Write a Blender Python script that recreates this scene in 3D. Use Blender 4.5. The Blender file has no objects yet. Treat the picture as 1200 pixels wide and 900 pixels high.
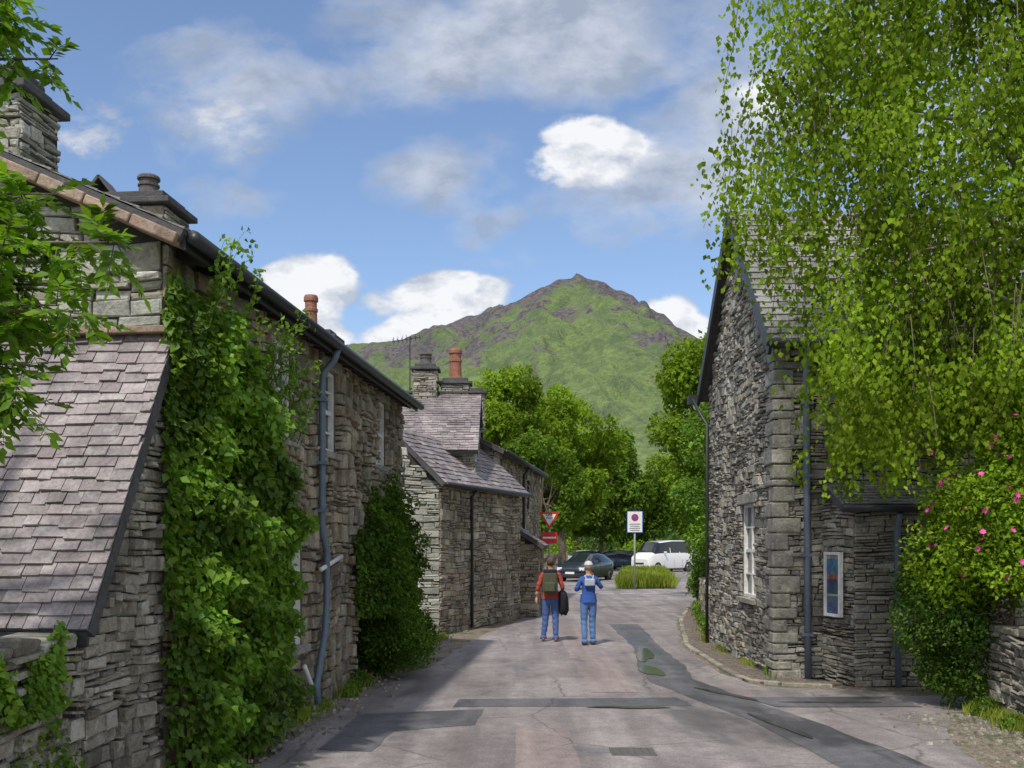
import bpy, math, random
import numpy as np
from mathutils import Vector, Matrix, noise as mn
R=random.Random(7); G=np.random.default_rng(5)
scene=bpy.context.scene
def link(o): scene.collection.objects.link(o); return o
def empty(name,loc=(0,0,0)):
    o=bpy.data.objects.new(name,None); o.location=loc; o.empty_display_size=.3; return link(o)
def par(o,p):
    if p is not None:
        o.parent=p; o.matrix_parent_inverse=Matrix.Translation(p.location).inverted()
    return o
def mesh(name,V,F,mat,parent=None,smooth=False):
    me=bpy.data.meshes.new(name); me.from_pydata([tuple(v) for v in V],[],F); me.update()
    if smooth: me.polygons.foreach_set('use_smooth',[True]*len(me.polygons))
    o=bpy.data.objects.new(name,me)
    if mat: me.materials.append(mat)
    link(o); return par(o,parent)
# ---------------- materials
def newmat(name):
    m=bpy.data.materials.new(name); m.use_nodes=True; nt=m.node_tree
    for n in list(nt.nodes): nt.nodes.remove(n)
    return m,nt
class NT:
    def __init__(s,nt): s.nt=nt
    def n(s,t,ins={},**kw):
        x=s.nt.nodes.new(t)
        for k,v in kw.items(): setattr(x,k,v)
        for k,v in ins.items():
            if isinstance(v,bpy.types.NodeSocket): s.nt.links.new(v,x.inputs[k])
            else: x.inputs[k].default_value=v
        return x
    def m(s,op,a,b=0.0,c=0.0,clamp=False):
        return s.n('ShaderNodeMath',{0:a,1:b,2:c},operation=op,use_clamp=clamp).outputs[0]
    def noise(s,vec,scale,detail=4,rough=.55,dist=0):
        return s.n('ShaderNodeTexNoise',{'Vector':vec,'Scale':scale,'Detail':detail,'Roughness':rough,'Distortion':dist}).outputs[0]
    def ramp(s,fac,stops,interp='LINEAR'):
        r=s.n('ShaderNodeValToRGB',{0:fac}); cr=r.color_ramp; cr.interpolation=interp
        while len(cr.elements)<len(stops): cr.elements.new(.5)
        for e,(p,c) in zip(cr.elements,stops):
            e.position=p; e.color=(c,c,c,1) if isinstance(c,(int,float)) else (*c,1)
        return r.outputs[0]
    def mix(s,f,a,b,bt='MIX'):
        x=s.n('ShaderNodeMix',data_type='RGBA',blend_type=bt)
        for i,v in ((0,f),(6,a),(7,b)):
            if isinstance(v,bpy.types.NodeSocket): s.nt.links.new(v,x.inputs[i])
            else: x.inputs[i].default_value=v if i==0 else ((*v,1) if len(v)==3 else v)
        return x.outputs[2]
    def sm(s,x,a,b):
        return s.n('ShaderNodeMapRange',{0:x,1:a,2:b,3:0.0,4:1.0},interpolation_type='SMOOTHSTEP').outputs[0]
    def bump(s,h,st,dist=.02):
        return s.n('ShaderNodeBump',{'Height':h,'Strength':st,'Distance':dist}).outputs[0]
    def out(s,sh): s.n('ShaderNodeOutputMaterial',{0:sh})
    def pr(s,col,rough,bump=None,**ins):
        d={'Roughness':rough}
        if isinstance(col,bpy.types.NodeSocket): d['Base Color']=col
        else: d['Base Color']=(*col,1)
        if bump is not None: d['Normal']=bump
        d.update(ins); return s.n('ShaderNodeBsdfPrincipled',d).outputs[0]
def pmat(name,cols,rough=.8,var=.35,vscale=3,bump=.4,bscale=25,metal=0.0,lichen=0,interp='LINEAR'):
    m,nt=newmat(name); t=NT(nt)
    g=t.n('ShaderNodeNewGeometry'); pos=g.outputs['Position']
    if isinstance(cols,list):
        c=t.ramp(g.outputs['Random Per Island'],[(i/(len(cols)-1) if len(cols)>1 else 0,k) for i,k in enumerate(cols)],interp)
    else:
        rg=t.n('ShaderNodeRGB'); rg.outputs[0].default_value=(*cols,1); c=rg.outputs[0]
    nz=t.noise(pos,vscale,3,.6)
    c=t.mix(1.0,c,t.ramp(nz,[(.3,1-var),(.7,1+var)]),'MULTIPLY')
    nf=t.noise(pos,bscale,3,.7)
    c=t.mix(1.0,c,t.ramp(nf,[(.3,.68),(.7,1.22)]),'MULTIPLY')
    if lichen:
        l=t.noise(pos,6,3,.72)
        c=t.mix(t.m('MULTIPLY',t.ramp(l,[(.57,0.0),(.65,1.0)]),lichen),c,(.46,.47,.40))
        c=t.mix(t.m('MULTIPLY',t.ramp(l,[(.30,1.0),(.42,0.0)]),lichen*.9),c,(.10,.11,.05))
    b=t.bump(nf,bump,.02) if bump else None
    t.out(t.pr(c,rough,b,Metallic=metal)); return m
def simple(name,col,rough=.5,metal=0,emis=0):
    m,nt=newmat(name); t=NT(nt); g=t.n('ShaderNodeNewGeometry').outputs['Position']
    c=t.mix(1.0,(*col,1),t.ramp(t.noise(g,14,2),[(.3,.85),(.7,1.1)]),'MULTIPLY')
    t.out(t.pr(c,rough,None,Metallic=metal)); return m
def leafmat(name,cols,trans=.35,vscale=1.2,rough=.5,gloss=True):
    m,nt=newmat(name); t=NT(nt); g=t.n('ShaderNodeNewGeometry')
    c=t.ramp(g.outputs['Random Per Island'],[(i/(len(cols)-1),k) for i,k in enumerate(cols)])
    c=t.mix(1.0,c,t.ramp(t.noise(g.outputs['Position'],vscale,0),[(.3,.62),(.7,1.35)]),'MULTIPLY')
    if gloss:
        p=t.pr(c,rough); p.node.inputs['Specular IOR Level'].default_value=.3
    else: p=t.n('ShaderNodeBsdfDiffuse',{0:c}).outputs[0]
    c2=t.mix(1.0,c,(1.7,1.6,.6,1),'MULTIPLY')
    tr=t.n('ShaderNodeBsdfTranslucent',{0:c2}).outputs[0]
    t.out(t.n('ShaderNodeMixShader',{0:trans,1:p,2:tr}).outputs[0]); return m
ST_R=pmat('grey_rubble_stone',[(.14,.125,.095),(.33,.30,.245),(.21,.20,.175),(.41,.38,.31),(.28,.23,.165),(.35,.33,.29),(.17,.16,.14),(.46,.43,.36)],.85,.33,1.1,.9,26,lichen=.42)
ST_L=pmat('brown_rubble_stone',[(.14,.11,.07),(.34,.29,.21),(.22,.18,.12),(.42,.37,.28),(.28,.21,.135),(.18,.16,.12),(.37,.33,.26)],.88,.42,.9,1.0,22,lichen=.45)
ST_G=pmat('pale_slate_stone',[(.21,.215,.185),(.42,.42,.37),(.30,.30,.265),(.26,.24,.19),(.50,.48,.42),(.35,.36,.32)],.85,.32,1.4,.8,26,lichen=.38)
ST_W=pmat('mossy_wall_stone',[(.12,.11,.085),(.30,.27,.21),(.19,.17,.14),(.38,.35,.29),(.24,.21,.145)],.9,.42,1.3,1.0,22,lichen=.6)
QUOIN=pmat('quoin_stone',[(.21,.20,.165),(.34,.32,.27),(.27,.25,.21)],.85,.32,4,.9,20,lichen=.42)
MORT=pmat('dark_mortar',(.055,.048,.04),.95,.3,4,.5,40)
MORTL=pmat('lime_mortar',(.15,.125,.095),.95,.35,3,.6,40)
SLATE=pmat('purple_slate',[(.17,.14,.14),(.29,.24,.24),(.23,.195,.195),(.35,.30,.295),(.20,.175,.18),(.26,.22,.21)],.55,.36,1.5,.5,30,lichen=.28)
SLATEG=pmat('grey_slate',[(.14,.135,.13),(.25,.24,.225),(.19,.18,.17),(.30,.285,.265)],.6,.34,1.4,.5,30,lichen=.34)
SLATED=pmat('slate_edge',(.075,.072,.073),.8,.3,4,.4,30)
VERGE=pmat('sandstone_verge',[(.28,.19,.14),(.35,.26,.195)],.85,.3,5,.6,25,lichen=.2)
TERRA=pmat('terracotta',(.28,.115,.07),.75,.3,9,.3,40)
TERRAD=pmat('dark_chimney_pot',(.10,.085,.08),.75,.25,12,.3,40)
IRON=simple('black_gutter_iron',(.028,.03,.034),.45)
PIPE=simple('blue_grey_pipe',(.13,.17,.22),.5)
WHITE=simple('white_paint',(.72,.72,.68),.5)
CREAM=simple('cream_curtain',(.55,.53,.47),.8)
GLASS=simple('window_glass',(.03,.035,.045),.05)
BARK=pmat('bark',(.15,.115,.085),.9,.4,6,.8,25)
BBARK=pmat('birch_bark',(.20,.175,.145),.8,.6,5,.6,12)
# ---------------- primitives
def boxV(c,ax,ay,az):
    c=Vector(c);return [c+ax*i+ay*j+az*k for i,j,k in ((-1,-1,-1),(1,-1,-1),(1,1,-1),(-1,1,-1),(-1,-1,1),(1,-1,1),(1,1,1),(-1,1,1))]
BF=[(0,3,2,1),(4,5,6,7),(0,1,5,4),(1,2,6,5),(2,3,7,6),(3,0,4,7)]
def boxes(name,L,mat,parent=None,bev=0.0):
    V=[];F=[]
    for vs in L:
        o=len(V); V+=vs; F+=[tuple(o+i for i in f) for f in BF]
    ob=mesh(name,V,F,mat,parent)
    if bev:
        b=ob.modifiers.new('b','BEVEL'); b.width=bev; b.segments=2
    return ob
def beamV(a,b,w,h):
    a=Vector(a);b=Vector(b);ax=(b-a);ln=ax.length;ax.normalize()
    s=ax.cross(Vector((0,0,1)))
    if s.length<.05: s=Vector((1,0,0))
    s.normalize(); u=s.cross(ax)
    return boxV((a+b)/2,ax*ln/2,s*w/2,u*h/2)
def tubeVF(pts,rad,seg=8,V=None,F=None):
    V=[] if V is None else V; F=[] if F is None else F
    pts=[Vector(p) for p in pts]; n=len(pts)
    if not hasattr(rad,'__len__'): rad=[rad]*n
    base=len(V); prev=None
    for i,p in enumerate(pts):
        d=(pts[min(i+1,n-1)]-pts[max(i-1,0)]).normalized()
        s=d.cross(Vector((0,0,1))) if prev is None else prev-d*prev.dot(d)
        if s.length<.05: s=d.cross(Vector((1,0,0)))
        s.normalize(); prev=s; u=d.cross(s)
        for k in range(seg):
            a=2*math.pi*k/seg; V.append(p+(s*math.cos(a)+u*math.sin(a))*rad[i])
    for i in range(n-1):
        for k in range(seg):
            a=base+i*seg+k;b=base+i*seg+(k+1)%seg; F.append((a,b,b+seg,a+seg))
    F.append(tuple(base+k for k in reversed(range(seg)))); F.append(tuple(base+(n-1)*seg+k for k in range(seg)))
    return V,F
def tube(name,pts,rad,mat,parent=None,seg=8):
    V,F=tubeVF(pts,rad,seg); return mesh(name,V,F,mat,parent,True)
def lathe(name,c,prof,mat,parent=None,seg=16):
    V=[];F=[]
    for r,z in prof:
        for k in range(seg):
            a=2*math.pi*k/seg; V.append((c[0]+r*math.cos(a),c[1]+r*math.sin(a),c[2]+z))
    for i in range(len(prof)-1):
        for k in range(seg):
            a=i*seg+k;b=i*seg+(k+1)%seg;F.append((a,b,b+seg,a+seg))
    F.append(tuple(range(seg))); F.append(tuple((len(prof)-1)*seg+k for k in range(seg)))
    return mesh(name,V,F,mat,parent,False)
class Fr:
    def __init__(s,p0,p1):
        s.p=Vector((p0[0],p0[1],0)); d=Vector((p1[0]-p0[0],p1[1]-p0[1],0)); s.L=d.length; s.d=d.normalized(); s.n=Vector((s.d.y,-s.d.x,0))
    def __call__(s,a,z,o=0): v=s.p+s.d*a+s.n*o; v.z=z; return v
    def box(s,s0,s1,z0,z1,o0,o1):
        return boxV(s((s0+s1)/2,(z0+z1)/2,(o0+o1)/2),s.d*(s1-s0)/2,s.n*(o1-o0)/2,Vector((0,0,(z1-z0)/2)))
def stone_wall(name,f,z0,top,mat,parent,openings=(),bh=(.14,.26),th=.07,ln=(.12,.42),depth=.045,gap=.006,mort=MORT,extra=(),wob=.018,s0=0,s1=None):
    tf=top if callable(top) else (lambda s:top)
    L=f.L if s1 is None else s1
    zmax=max(tf(s0+(L-s0)*i/20) for i in range(21)); V=[];F=[]
    bounds=sorted([o[2] for o in openings]+[o[3] for o in openings]); ph=R.random()*9
    def st(a,b,c,d):
        e=R.uniform(0,depth)*(1.35 if R.random()<.12 else 1); o=len(V); g=gap*R.uniform(.4,1.8)
        a+=g;b-=g;c+=g*.7;d-=g*.7
        if b-a<.03 or d-c<.015: return
        i1=min(.014,(d-c)*.22); J=lambda k:R.uniform(-k,k)
        kk=min(1,(d-c)/.06)
        jj=[(J(.013),J(.010*kk)) for _ in range(4)]; tilt=J(.018)
        for lay in range(3):
            ins=(0,0,i1)[lay]; dep=(-.05,e-.012,e)[lay]
            for q,(x,z) in enumerate(((a+ins,c+ins),(b-ins,c+ins),(b-ins,d-ins),(a+ins,d-ins))):
                x+=jj[q][0]; z+=jj[q][1]+(tilt if q in(1,2) else 0)*.5
                if lay==2: x+=J(.006); z+=J(.005)
                z+=wob*(math.sin(x*1.9+ph)+.6*math.sin(x*4.3+z*2+ph*2))
                V.append(f(x,z,dep+(J(.010) if lay==2 else 0)))
        for l in (0,4):
            for q in range(4):
                q2=(q+1)%4; F.append((o+l+q,o+l+q2,o+l+4+q2,o+l+4+q))
        F.append((o+8,o+9,o+10,o+11))
    z=z0
    while z<zmax-.02:
        h=R.uniform(*bh)
        for bb in bounds:
            if z+.03<bb<z+h+.06: h=bb-z; break
        zm=z+h/2; segs=[(s0,L)]
        for (a,b,c,d) in openings:
            if c<zm<d:
                ns=[]
                for (p,q) in segs:
                    if b<=p or a>=q: ns.append((p,q))
                    else:
                        if a>p: ns.append((p,a))
                        if b<q: ns.append((b,q))
                segs=ns
        for (p,q) in segs:
            s=p
            while s<q-.02:
                bl=R.uniform(.3,.95)
                if q-(s+bl)<.2: bl=q-s
                k=max(1,round(h/(th*R.uniform(.55,2.2)))); ws=[R.uniform(.5,1.5) for _ in range(k)]; tw=sum(ws); zz=z
                for w in ws:
                    hh=h*w/tw; t=s
                    while t<s+bl-.01:
                        l=R.uniform(*ln)
                        if s+bl-(t+l)<.08: l=s+bl-t
                        lim=min(tf(t),tf(t+l))
                        if zz+hh*.7<lim: st(t,t+l,zz,min(zz+hh,lim+.02))
                        t+=l
                    zz+=hh
                s+=bl
        z+=h
    ob=mesh(name,V,F,mat,parent)
    V=[];F=[]
    sb=sorted(set([s0,L]+[o[0] for o in openings]+[o[1] for o in openings]+[e for e in extra]))
    zb=sorted(set([z0]+[o[2] for o in openings]+[o[3] for o in openings]))
    def q(*vs): o=len(V); V.extend(vs); F.append(tuple(range(o,o+len(vs))))
    for a,b in zip(sb,sb[1:]):
        for i,c in enumerate(zb):
            last=i==len(zb)-1; d=None if last else zb[i+1]
            sm=(a+b)/2; zm=(c+(d if d else c+.1))/2
            if any(o[0]<sm<o[1] and o[2]<zm<o[3] for o in openings): continue
            q(f(a,c,-.012),f(b,c,-.012),f(b,tf(b) if last else d,-.012),f(a,tf(a) if last else d,-.012))
    for (a,b,c,d) in openings:
        q(f(a,c,-.012),f(a,d,-.012),f(a,d,-.25),f(a,c,-.25)); q(f(b,c,-.012),f(b,d,-.012),f(b,d,-.25),f(b,c,-.25))
        q(f(a,c,-.012),f(b,c,-.012),f(b,c,-.25),f(a,c,-.25)); q(f(a,d,-.012),f(b,d,-.012),f(b,d,-.25),f(a,d,-.25))
    mesh(name+'_core',V,F,mort,parent); return ob
def window(f,a,b,c,d,parent,nv=1,nh=3,curtain=False,sill=True,lint=True,dep=.11):
    w=.055; B=[f.box(a,a+w,c,d,-dep-.05,-dep+.02),f.box(b-w,b,c,d,-dep-.05,-dep+.02),f.box(a+w,b-w,c,c+w,-dep-.05,-dep+.018),f.box(a+w,b-w,d-w,d,-dep-.05,-dep+.018)]
    for i in range(1,nv+1):
        x=a+(b-a)*i/(nv+1); B.append(f.box(x-.014,x+.014,c+w,d-w,-dep-.04,-dep))
    for i in range(1,nh+1):
        z=c+(d-c)*i/(nh+1); t=.028 if (i*2==nh+1) else .013; B.append(f.box(a+w,b-w,z-t,z+t,-dep-.042,-dep-.004))
    boxes('window_frame',B,WHITE,parent)
    g=[f(a,c,-dep-.045),f(b,c,-dep-.045),f(b,d,-dep-.045),f(a,d,-dep-.045)]
    mesh('window_glass',g,[(0,1,2,3)],GLASS,parent)
    if curtain: boxes('window_curtain',[f.box(a+w,a+(b-a)*.3,c+w,d-w,-dep-.044,-dep-.043+.003),f.box(b-(b-a)*.3,b-w,c+w,d-w,-dep-.044,-dep-.043+.003)],CREAM,parent)
    if sill: boxes('window_sill',[f.box(a-.08,b+.08,c-.09,c-.004,-.1,.09)],QUOIN,parent,.008)
    if lint: boxes('window_lintel',[f.box(a-.15,b+.15,d+.002,d+.17,-.1,.055)],QUOIN,parent,.01)
def slates(name,e0,e1,r0,r1,mat,parent,w=.26,ex=.17,under=SLATED,thick=.1):
    e0,e1,r0,r1=map(Vector,(e0,e1,r0,r1)); SL=(((r0-e0).length)+((r1-e1).length))/2
    n=(e1-e0).cross(r0-e0).normalized()
    if n.z<0: n=-n
    P=lambda u,v:(e0.lerp(e1,u)).lerp(r0.lerp(r1,u),v)
    rows=max(2,int(SL/ex)); V=[];F=[]
    for i in range(rows):
        wl=w*R.uniform(.85,1.15); Lr=(e1-e0).length; s=-R.random()*wl; v1=min(1,(i+1.35)/rows)
        while s<Lr:
            l=wl*R.uniform(.6,1.3); a=max(0,s); b=min(Lr,s+l)
            if b-a>.03:
                v0=max(0,i/rows+R.uniform(-.016,.010)/SL*1.5); t=.026+R.uniform(0,.014); g=.003
                ua=(a+g)/Lr; ub=(b-g)/Lr; o=len(V); tw=R.uniform(-.006,.006)
                V+= [P(ua,v0)+n*(t+tw),P(ub,v0)+n*(t-tw),P(ub,v1)+n*.008,P(ua,v1)+n*.008,P(ua,v0)+n*(t-.02),P(ub,v0)+n*(t-.02)]
                F+= [(o,o+1,o+2,o+3),(o,o+4,o+5,o+1),(o,o+3,o+4),(o+1,o+5,o+2)]
            s+=l
    mesh(name,V,F,mat,parent)
    q=[e0,e1,r1,r0]; V=[p+n*.0 for p in q]+[p-n*thick for p in q]
    mesh(name+'_deck',V,[(0,1,2,3),(7,6,5,4),(0,4,5,1),(1,5,6,2),(2,6,7,3),(3,7,4,0)],under,parent)
def chimney(name,cx,cy,w,d,z0,z1,ang,mat,parent,pots=(),cap=.07,th=.06):
    ca,sa=math.cos(ang),math.sin(ang); T=lambda x,y:(cx+x*ca-y*sa,cy+x*sa+y*ca)
    c=[T(-w/2,-d/2),T(w/2,-d/2),T(w/2,d/2),T(-w/2,d/2)]
    for i in range(4):
        stone_wall(name+'_side',Fr(c[i],c[(i+1)%4]),z0,z1,mat,parent,th=th,ln=(.1,.35),depth=.03,wob=.005,bh=(.1,.2))
    ax=Vector((ca,sa,0));ay=Vector((-sa,ca,0));
    boxes(name+'_cap',[boxV((cx,cy,z1+cap/2),ax*(w/2+.08),ay*(d/2+.08),Vector((0,0,cap/2))),boxV((cx,cy,z1+cap+.05),ax*(w/2-.03),ay*(d/2-.03),Vector((0,0,.05)))],SLATED,parent,.012)
    for (px,h,r,m) in pots:
        x,y=T(px,0)
        lathe(name+'_pot',(x,y,z1+cap+.08),[(r*1.15,0),(r*1.15,.06),(r,.08),(r*.92,h*.55),(r*1.05,h*.57),(r*1.05,h*.64),(r*.9,h*.66),(r*.9,h*.82),(r*1.1,h*.84),(r*1.1,h*.93),(r*.95,h),(r*.75,h),(r*.7,h*.8)],m,parent)
# ---------------- leaves
def leaves(name,P,A,N,size,mat,parent=None,ratio=.55,fold=.1):
    P=np.asarray(P,float);n=len(P)
    A=A/np.maximum(1e-6,np.linalg.norm(A,axis=1,keepdims=True)); N=N-A*np.sum(N*A,axis=1,keepdims=True)
    N=N/np.maximum(1e-6,np.linalg.norm(N,axis=1,keepdims=True)); B=np.cross(N,A); s=np.asarray(size).reshape(-1,1)*np.ones((n,1))
    V=np.empty((n,4,3)); V[:,0]=P; V[:,1]=P+A*.42*s+B*ratio*.5*s+N*fold*s; V[:,2]=P+A*s-N*fold*.6*s; V[:,3]=P+A*.42*s-B*ratio*.5*s+N*fold*s
    me=bpy.data.meshes.new(name); me.vertices.add(n*4); me.vertices.foreach_set('co',V.ravel())
    idx=(np.arange(n)[:,None]*4+np.array([0,1,2,0,2,3])[None]).ravel()
    me.loops.add(n*6); me.loops.foreach_set('vertex_index',idx.astype(np.int32))
    me.polygons.add(n*2); me.polygons.foreach_set('loop_start',np.arange(0,n*6,3).astype(np.int32))
    me.update(calc_edges=True); me.validate()
    me.materials.append(mat); o=bpy.data.objects.new(name,me); link(o); return par(o,parent)
def rv(n): v=G.normal(size=(n,3)); return v/np.linalg.norm(v,axis=1,keepdims=True)
def blanket(name,f,s0,s1,zl,top,thick,n,size,mat,parent=None,ph=0):
    s=G.uniform(s0,s1,n); u=G.random(n)**.9
    tp=np.array([top(a) for a in s]); lo=np.array([zl(a) if callable(zl) else zl for a in s])
    tp=tp+.18*np.sin(s*7+ph)+.1*np.sin(s*17+ph*2)
    z=lo+(tp-lo)*u
    lump=.5+.32*np.sin(s*3.6+1.5*np.sin(z*2.3+ph))*np.sin(z*3.3+ph)+.34*np.sin(s*7.3+z*5+ph)*np.sin(z*6.1-s*3)
    ed=np.minimum(1,np.minimum(s-s0,(s1-s)*.7)/.45+.2); et=np.minimum(1,(tp-z)/.5+.25)
    d=thick*lump*ed*et*(G.random(n)**.35)+.05+np.abs(G.normal(0,.04,n))
    pp=np.array(f.p)[None]+np.array(f.d)[None]*s[:,None]+np.array(f.n)[None]*d[:,None]; pp[:,2]=z
    A=rv(n)*.8+np.array([0,0,-.75])+np.array(f.n)*.4; N=rv(n)*.75+np.array(f.n)*.6+np.array([0,-.2,.6])
    return leaves(name,pp,A,N,size*G.uniform(.5,1.3,n),mat,parent,.75,.12)
def crown(name,cl,n,size,mat,parent=None,shell=.55,ratio=.6,flat=1.0):
    w=np.array([c[3]**2 for c in cl]); w=w/w.sum(); k=G.choice(len(cl),n,p=w); C=np.array([c[:3] for c in cl])[k]; r=np.array([c[3] for c in cl])[k]
    D=rv(n); rad=r*(shell+(1-shell)*G.random(n)**.6)*(1+.22*np.sin(D[:,0]*9+k)*np.sin(D[:,2]*8+k*2))
    P=C+D*rad[:,None]*np.array([1,1,flat]); A=rv(n)+D*.4+np.array([0,0,-.35]); N=D*.7+rv(n)*.7+np.array([0,0,.4])
    return leaves(name,P,A,N,size*G.uniform(.6,1.3,n),mat,parent,ratio,.1)
def clusters(c,rad,n,r0,r1,surf=.5,zmin=None):
    out=[]
    while len(out)<n:
        v=Vector((R.gauss(0,1),R.gauss(0,1),R.gauss(0,1))).normalized()*(surf+(1-surf)*R.random()**.5)
        p=(c[0]+v.x*rad[0],c[1]+v.y*rad[1],c[2]+v.z*rad[2])
        if zmin is not None and p[2]<zmin: continue
        out.append((*p,R.uniform(r0,r1)))
    return out
def limbs(name,base,top,r,ends,mat,parent,seg=8):
    V=[];F=[]; b=Vector(base);t=Vector(top)
    pts=[b.lerp(t,i/6)+Vector((R.uniform(-.03,.03),R.uniform(-.03,.03),0))*(t-b).length*.15 for i in range(7)]; pts[0]=b
    tubeVF([b-Vector((0,0,.1))]+pts,[r*1.5]+[r*(1.1-.8*i/6) for i in range(7)],seg,V,F)
    for e in ends:
        e=Vector(e); k=R.uniform(.3,.85); s=b.lerp(t,k); m=(s+e)/2+Vector((0,0,(e-s).length*.12)); rr=r*(1.0-.75*k)*.6
        m2=(m+e)/2+Vector((R.uniform(-.1,.1),R.uniform(-.1,.1),R.uniform(-.05,.1)))*(e-s).length*.4
        tubeVF([s,(s+m)/2,m,m2,e],[rr,rr*.8,rr*.6,rr*.4,rr*.15],5,V,F)
    return mesh(name,V,F,mat,parent,True)
def tufts(name,pts,h,mat,parent=None,w=.06):
    n=len(pts); P=np.array(pts,float); A=rv(n)*.35+np.array([0,0,1.]); return leaves(name,P,A,rv(n),h*G.uniform(.4,1.2,n),mat,parent,w,.03)
IVY=leafmat('ivy_leaf',[(.06,.13,.012),(.15,.28,.025),(.09,.20,.015),(.21,.34,.035),(.07,.16,.015)],.35,1.6)
BUSH=leafmat('bush_leaf',[(.04,.09,.015),(.09,.17,.025),(.06,.12,.02),(.13,.20,.035)],.3,2,gloss=False)
BIRCH=leafmat('birch_leaf',[(.10,.18,.015),(.21,.31,.025),(.15,.24,.02),(.27,.37,.04),(.09,.16,.015)],.42,.9,gloss=False)
ASH=leafmat('ash_leaf',[(.08,.18,.012),(.16,.30,.02),(.11,.23,.015),(.20,.35,.03)],.45,2)
TREE=leafmat('tree_leaf',[(.06,.12,.018),(.12,.20,.025),(.085,.155,.02),(.15,.24,.035)],.35,.25,gloss=False)
TREEY=leafmat('light_tree_leaf',[(.11,.19,.02),(.20,.30,.03),(.15,.24,.025)],.4,.3,gloss=False)
FAR=leafmat('distant_leaf',[(.05,.095,.03),(.09,.145,.04),(.065,.115,.035)],.2,.1,gloss=False)
GRASS=leafmat('grass_blade',[(.12,.20,.02),(.24,.31,.04),(.34,.35,.08)],.3,.5,gloss=False)
FLOW=simple('pink_petal',(.75,.07,.36),.6)
# =============== LEFT HOUSE
def LX(y): return -3.71+.091*y
lh=empty('stone_cottage',(-5.5,13.5,0))
A=(LX(8.57),8.57); B=(LX(18.6),18.6); fL=Fr(A,B); EV=4.66
def sL(y): return (y-8.57)*fL.L/(18.6-8.57)
ops=[(sL(9.8),sL(10.5),3.35,4.4),(sL(11.4),sL(12.1),3.3,4.4),(sL(13.4),sL(14.1),3.3,4.4),(sL(16.6),sL(17.3),3.35,4.42),(sL(11.3),sL(12.55),.85,2.05),(sL(15.2),sL(16.0),0.0,2.0)]
stone_wall('street_wall',fL,0,EV,ST_L,lh,ops,bh=(.16,.34),th=.095,ln=(.09,.34),depth=.085,mort=MORTL,wob=.04,gap=.013)
for o in ops[:5]: window(fL,*o,lh,nv=1,nh=3,curtain=(o[2]<2),dep=.05)
boxes('door',[fL.box(ops[5][0],ops[5][1],0,2.0,-.16,-.1)],simple('green_door',(.05,.08,.06),.5),lh)
d=fL.d; n=fL.n
GB=Vector((A[0],A[1],0)); GW=6.6; GA=GB-n*GW
fG=Fr((GA.x,GA.y),(GB.x,GB.y)); PIT=.447
gt=lambda s: EV+.02+min(s,GW-s)*PIT
stone_wall('gable_wall',fG,0,gt,ST_G,lh,bh=(.14,.3),th=.095,ln=(.14,.5),depth=.05,wob=.014,extra=(GW/2,))
FA=Fr((B[0],B[1]),tuple((Vector((B[0],B[1],0))-n*GW)[:2])); stone_wall('far_gable_wall',FA,0,gt,ST_L,lh,th=.11,ln=(.2,.5),extra=(GW/2,))
oh=.28
def LP(y,o,z): v=fL(sL(y),z,o); return v
e0=LP(8.35,oh,EV-.02);e1=LP(18.8,oh,EV-.02);rz=EV-.02+(GW/2+oh)*PIT
slates('roof_front',e0,e1,LP(8.35,-GW/2,rz),LP(18.8,-GW/2,rz),SLATEG,lh,.3,.2)
slates('roof_back',LP(18.8,-GW-oh,EV-.02),LP(8.35,-GW-oh,EV-.02),LP(18.8,-GW/2,rz),LP(8.35,-GW/2,rz),SLATEG,lh,.34,.24)
vb=[]
for i in range(9):
    a=i/9;b=(i+1)/9-.004; p=LP(8.40,oh-.05,EV-.1).lerp(LP(8.40,-GW/2,rz-.1),a); q=LP(8.40,oh-.05,EV-.1).lerp(LP(8.40,-GW/2,rz-.1),b); vb.append(beamV(p,q,.2,.085+R.uniform(-.01,.01)))
boxes('verge_stones',vb,VERGE,lh,.012)
boxes('drip_course',[fG.box(GW-2.9+i*.5,GW-2.9+i*.5+.49,3.83,3.9+R.uniform(-.015,.01),.0,.13) for i in range(6)],VERGE,lh,.008)
tube('gutter',[LP(8.4,oh+.06,EV-.07),LP(18.8,oh+.06,EV-.09)],.06,IRON,lh)
boxes('fascia',[beamV(LP(8.4,oh-.02,EV-.1),LP(18.8,oh-.02,EV-.1),.03,.14)],IRON,lh)
boxes('rafter_ends',[beamV(LP(y,0,EV-.06),LP(y,oh-.04,EV-.14),.06,.08) for y in np.arange(8.9,18.6,.45)],simple('dark_timber',(.05,.04,.035),.8),lh)
ang=math.atan2(d.y,d.x)-math.pi/2
chimney('gable_chimney',-4.70,9.0,1.15,.6,4.7,5.92,ang,ST_G,lh,th=.045)
boxes('gable_chimney_top',[boxV((-4.70,9.0,6.12),Vector((.5,0,0)),Vector((0,.24,0)),Vector((0,0,.08)))],SLATED,lh,.03)
chimney('mid_chimney',-4.52,12.2,1.1,.7,4.7,6.0,ang,ST_R,lh,[(.2,.3,.12,TERRAD)],th=.045)
boxes('chimney_cowl_slates',[beamV((-5.02,12.2,6.18),(-4.85,12.2,6.40),.4,.03),beamV((-4.68,12.2,6.18),(-4.85,12.2,6.40),.4,.03)],SLATED,lh)
chimney('far_chimney',-3.2,17.0,.55,.45,4.9,5.42,ang,ST_R,lh,[(-.14,.62,.11,TERRA)],th=.06)
PY=13.0
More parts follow.
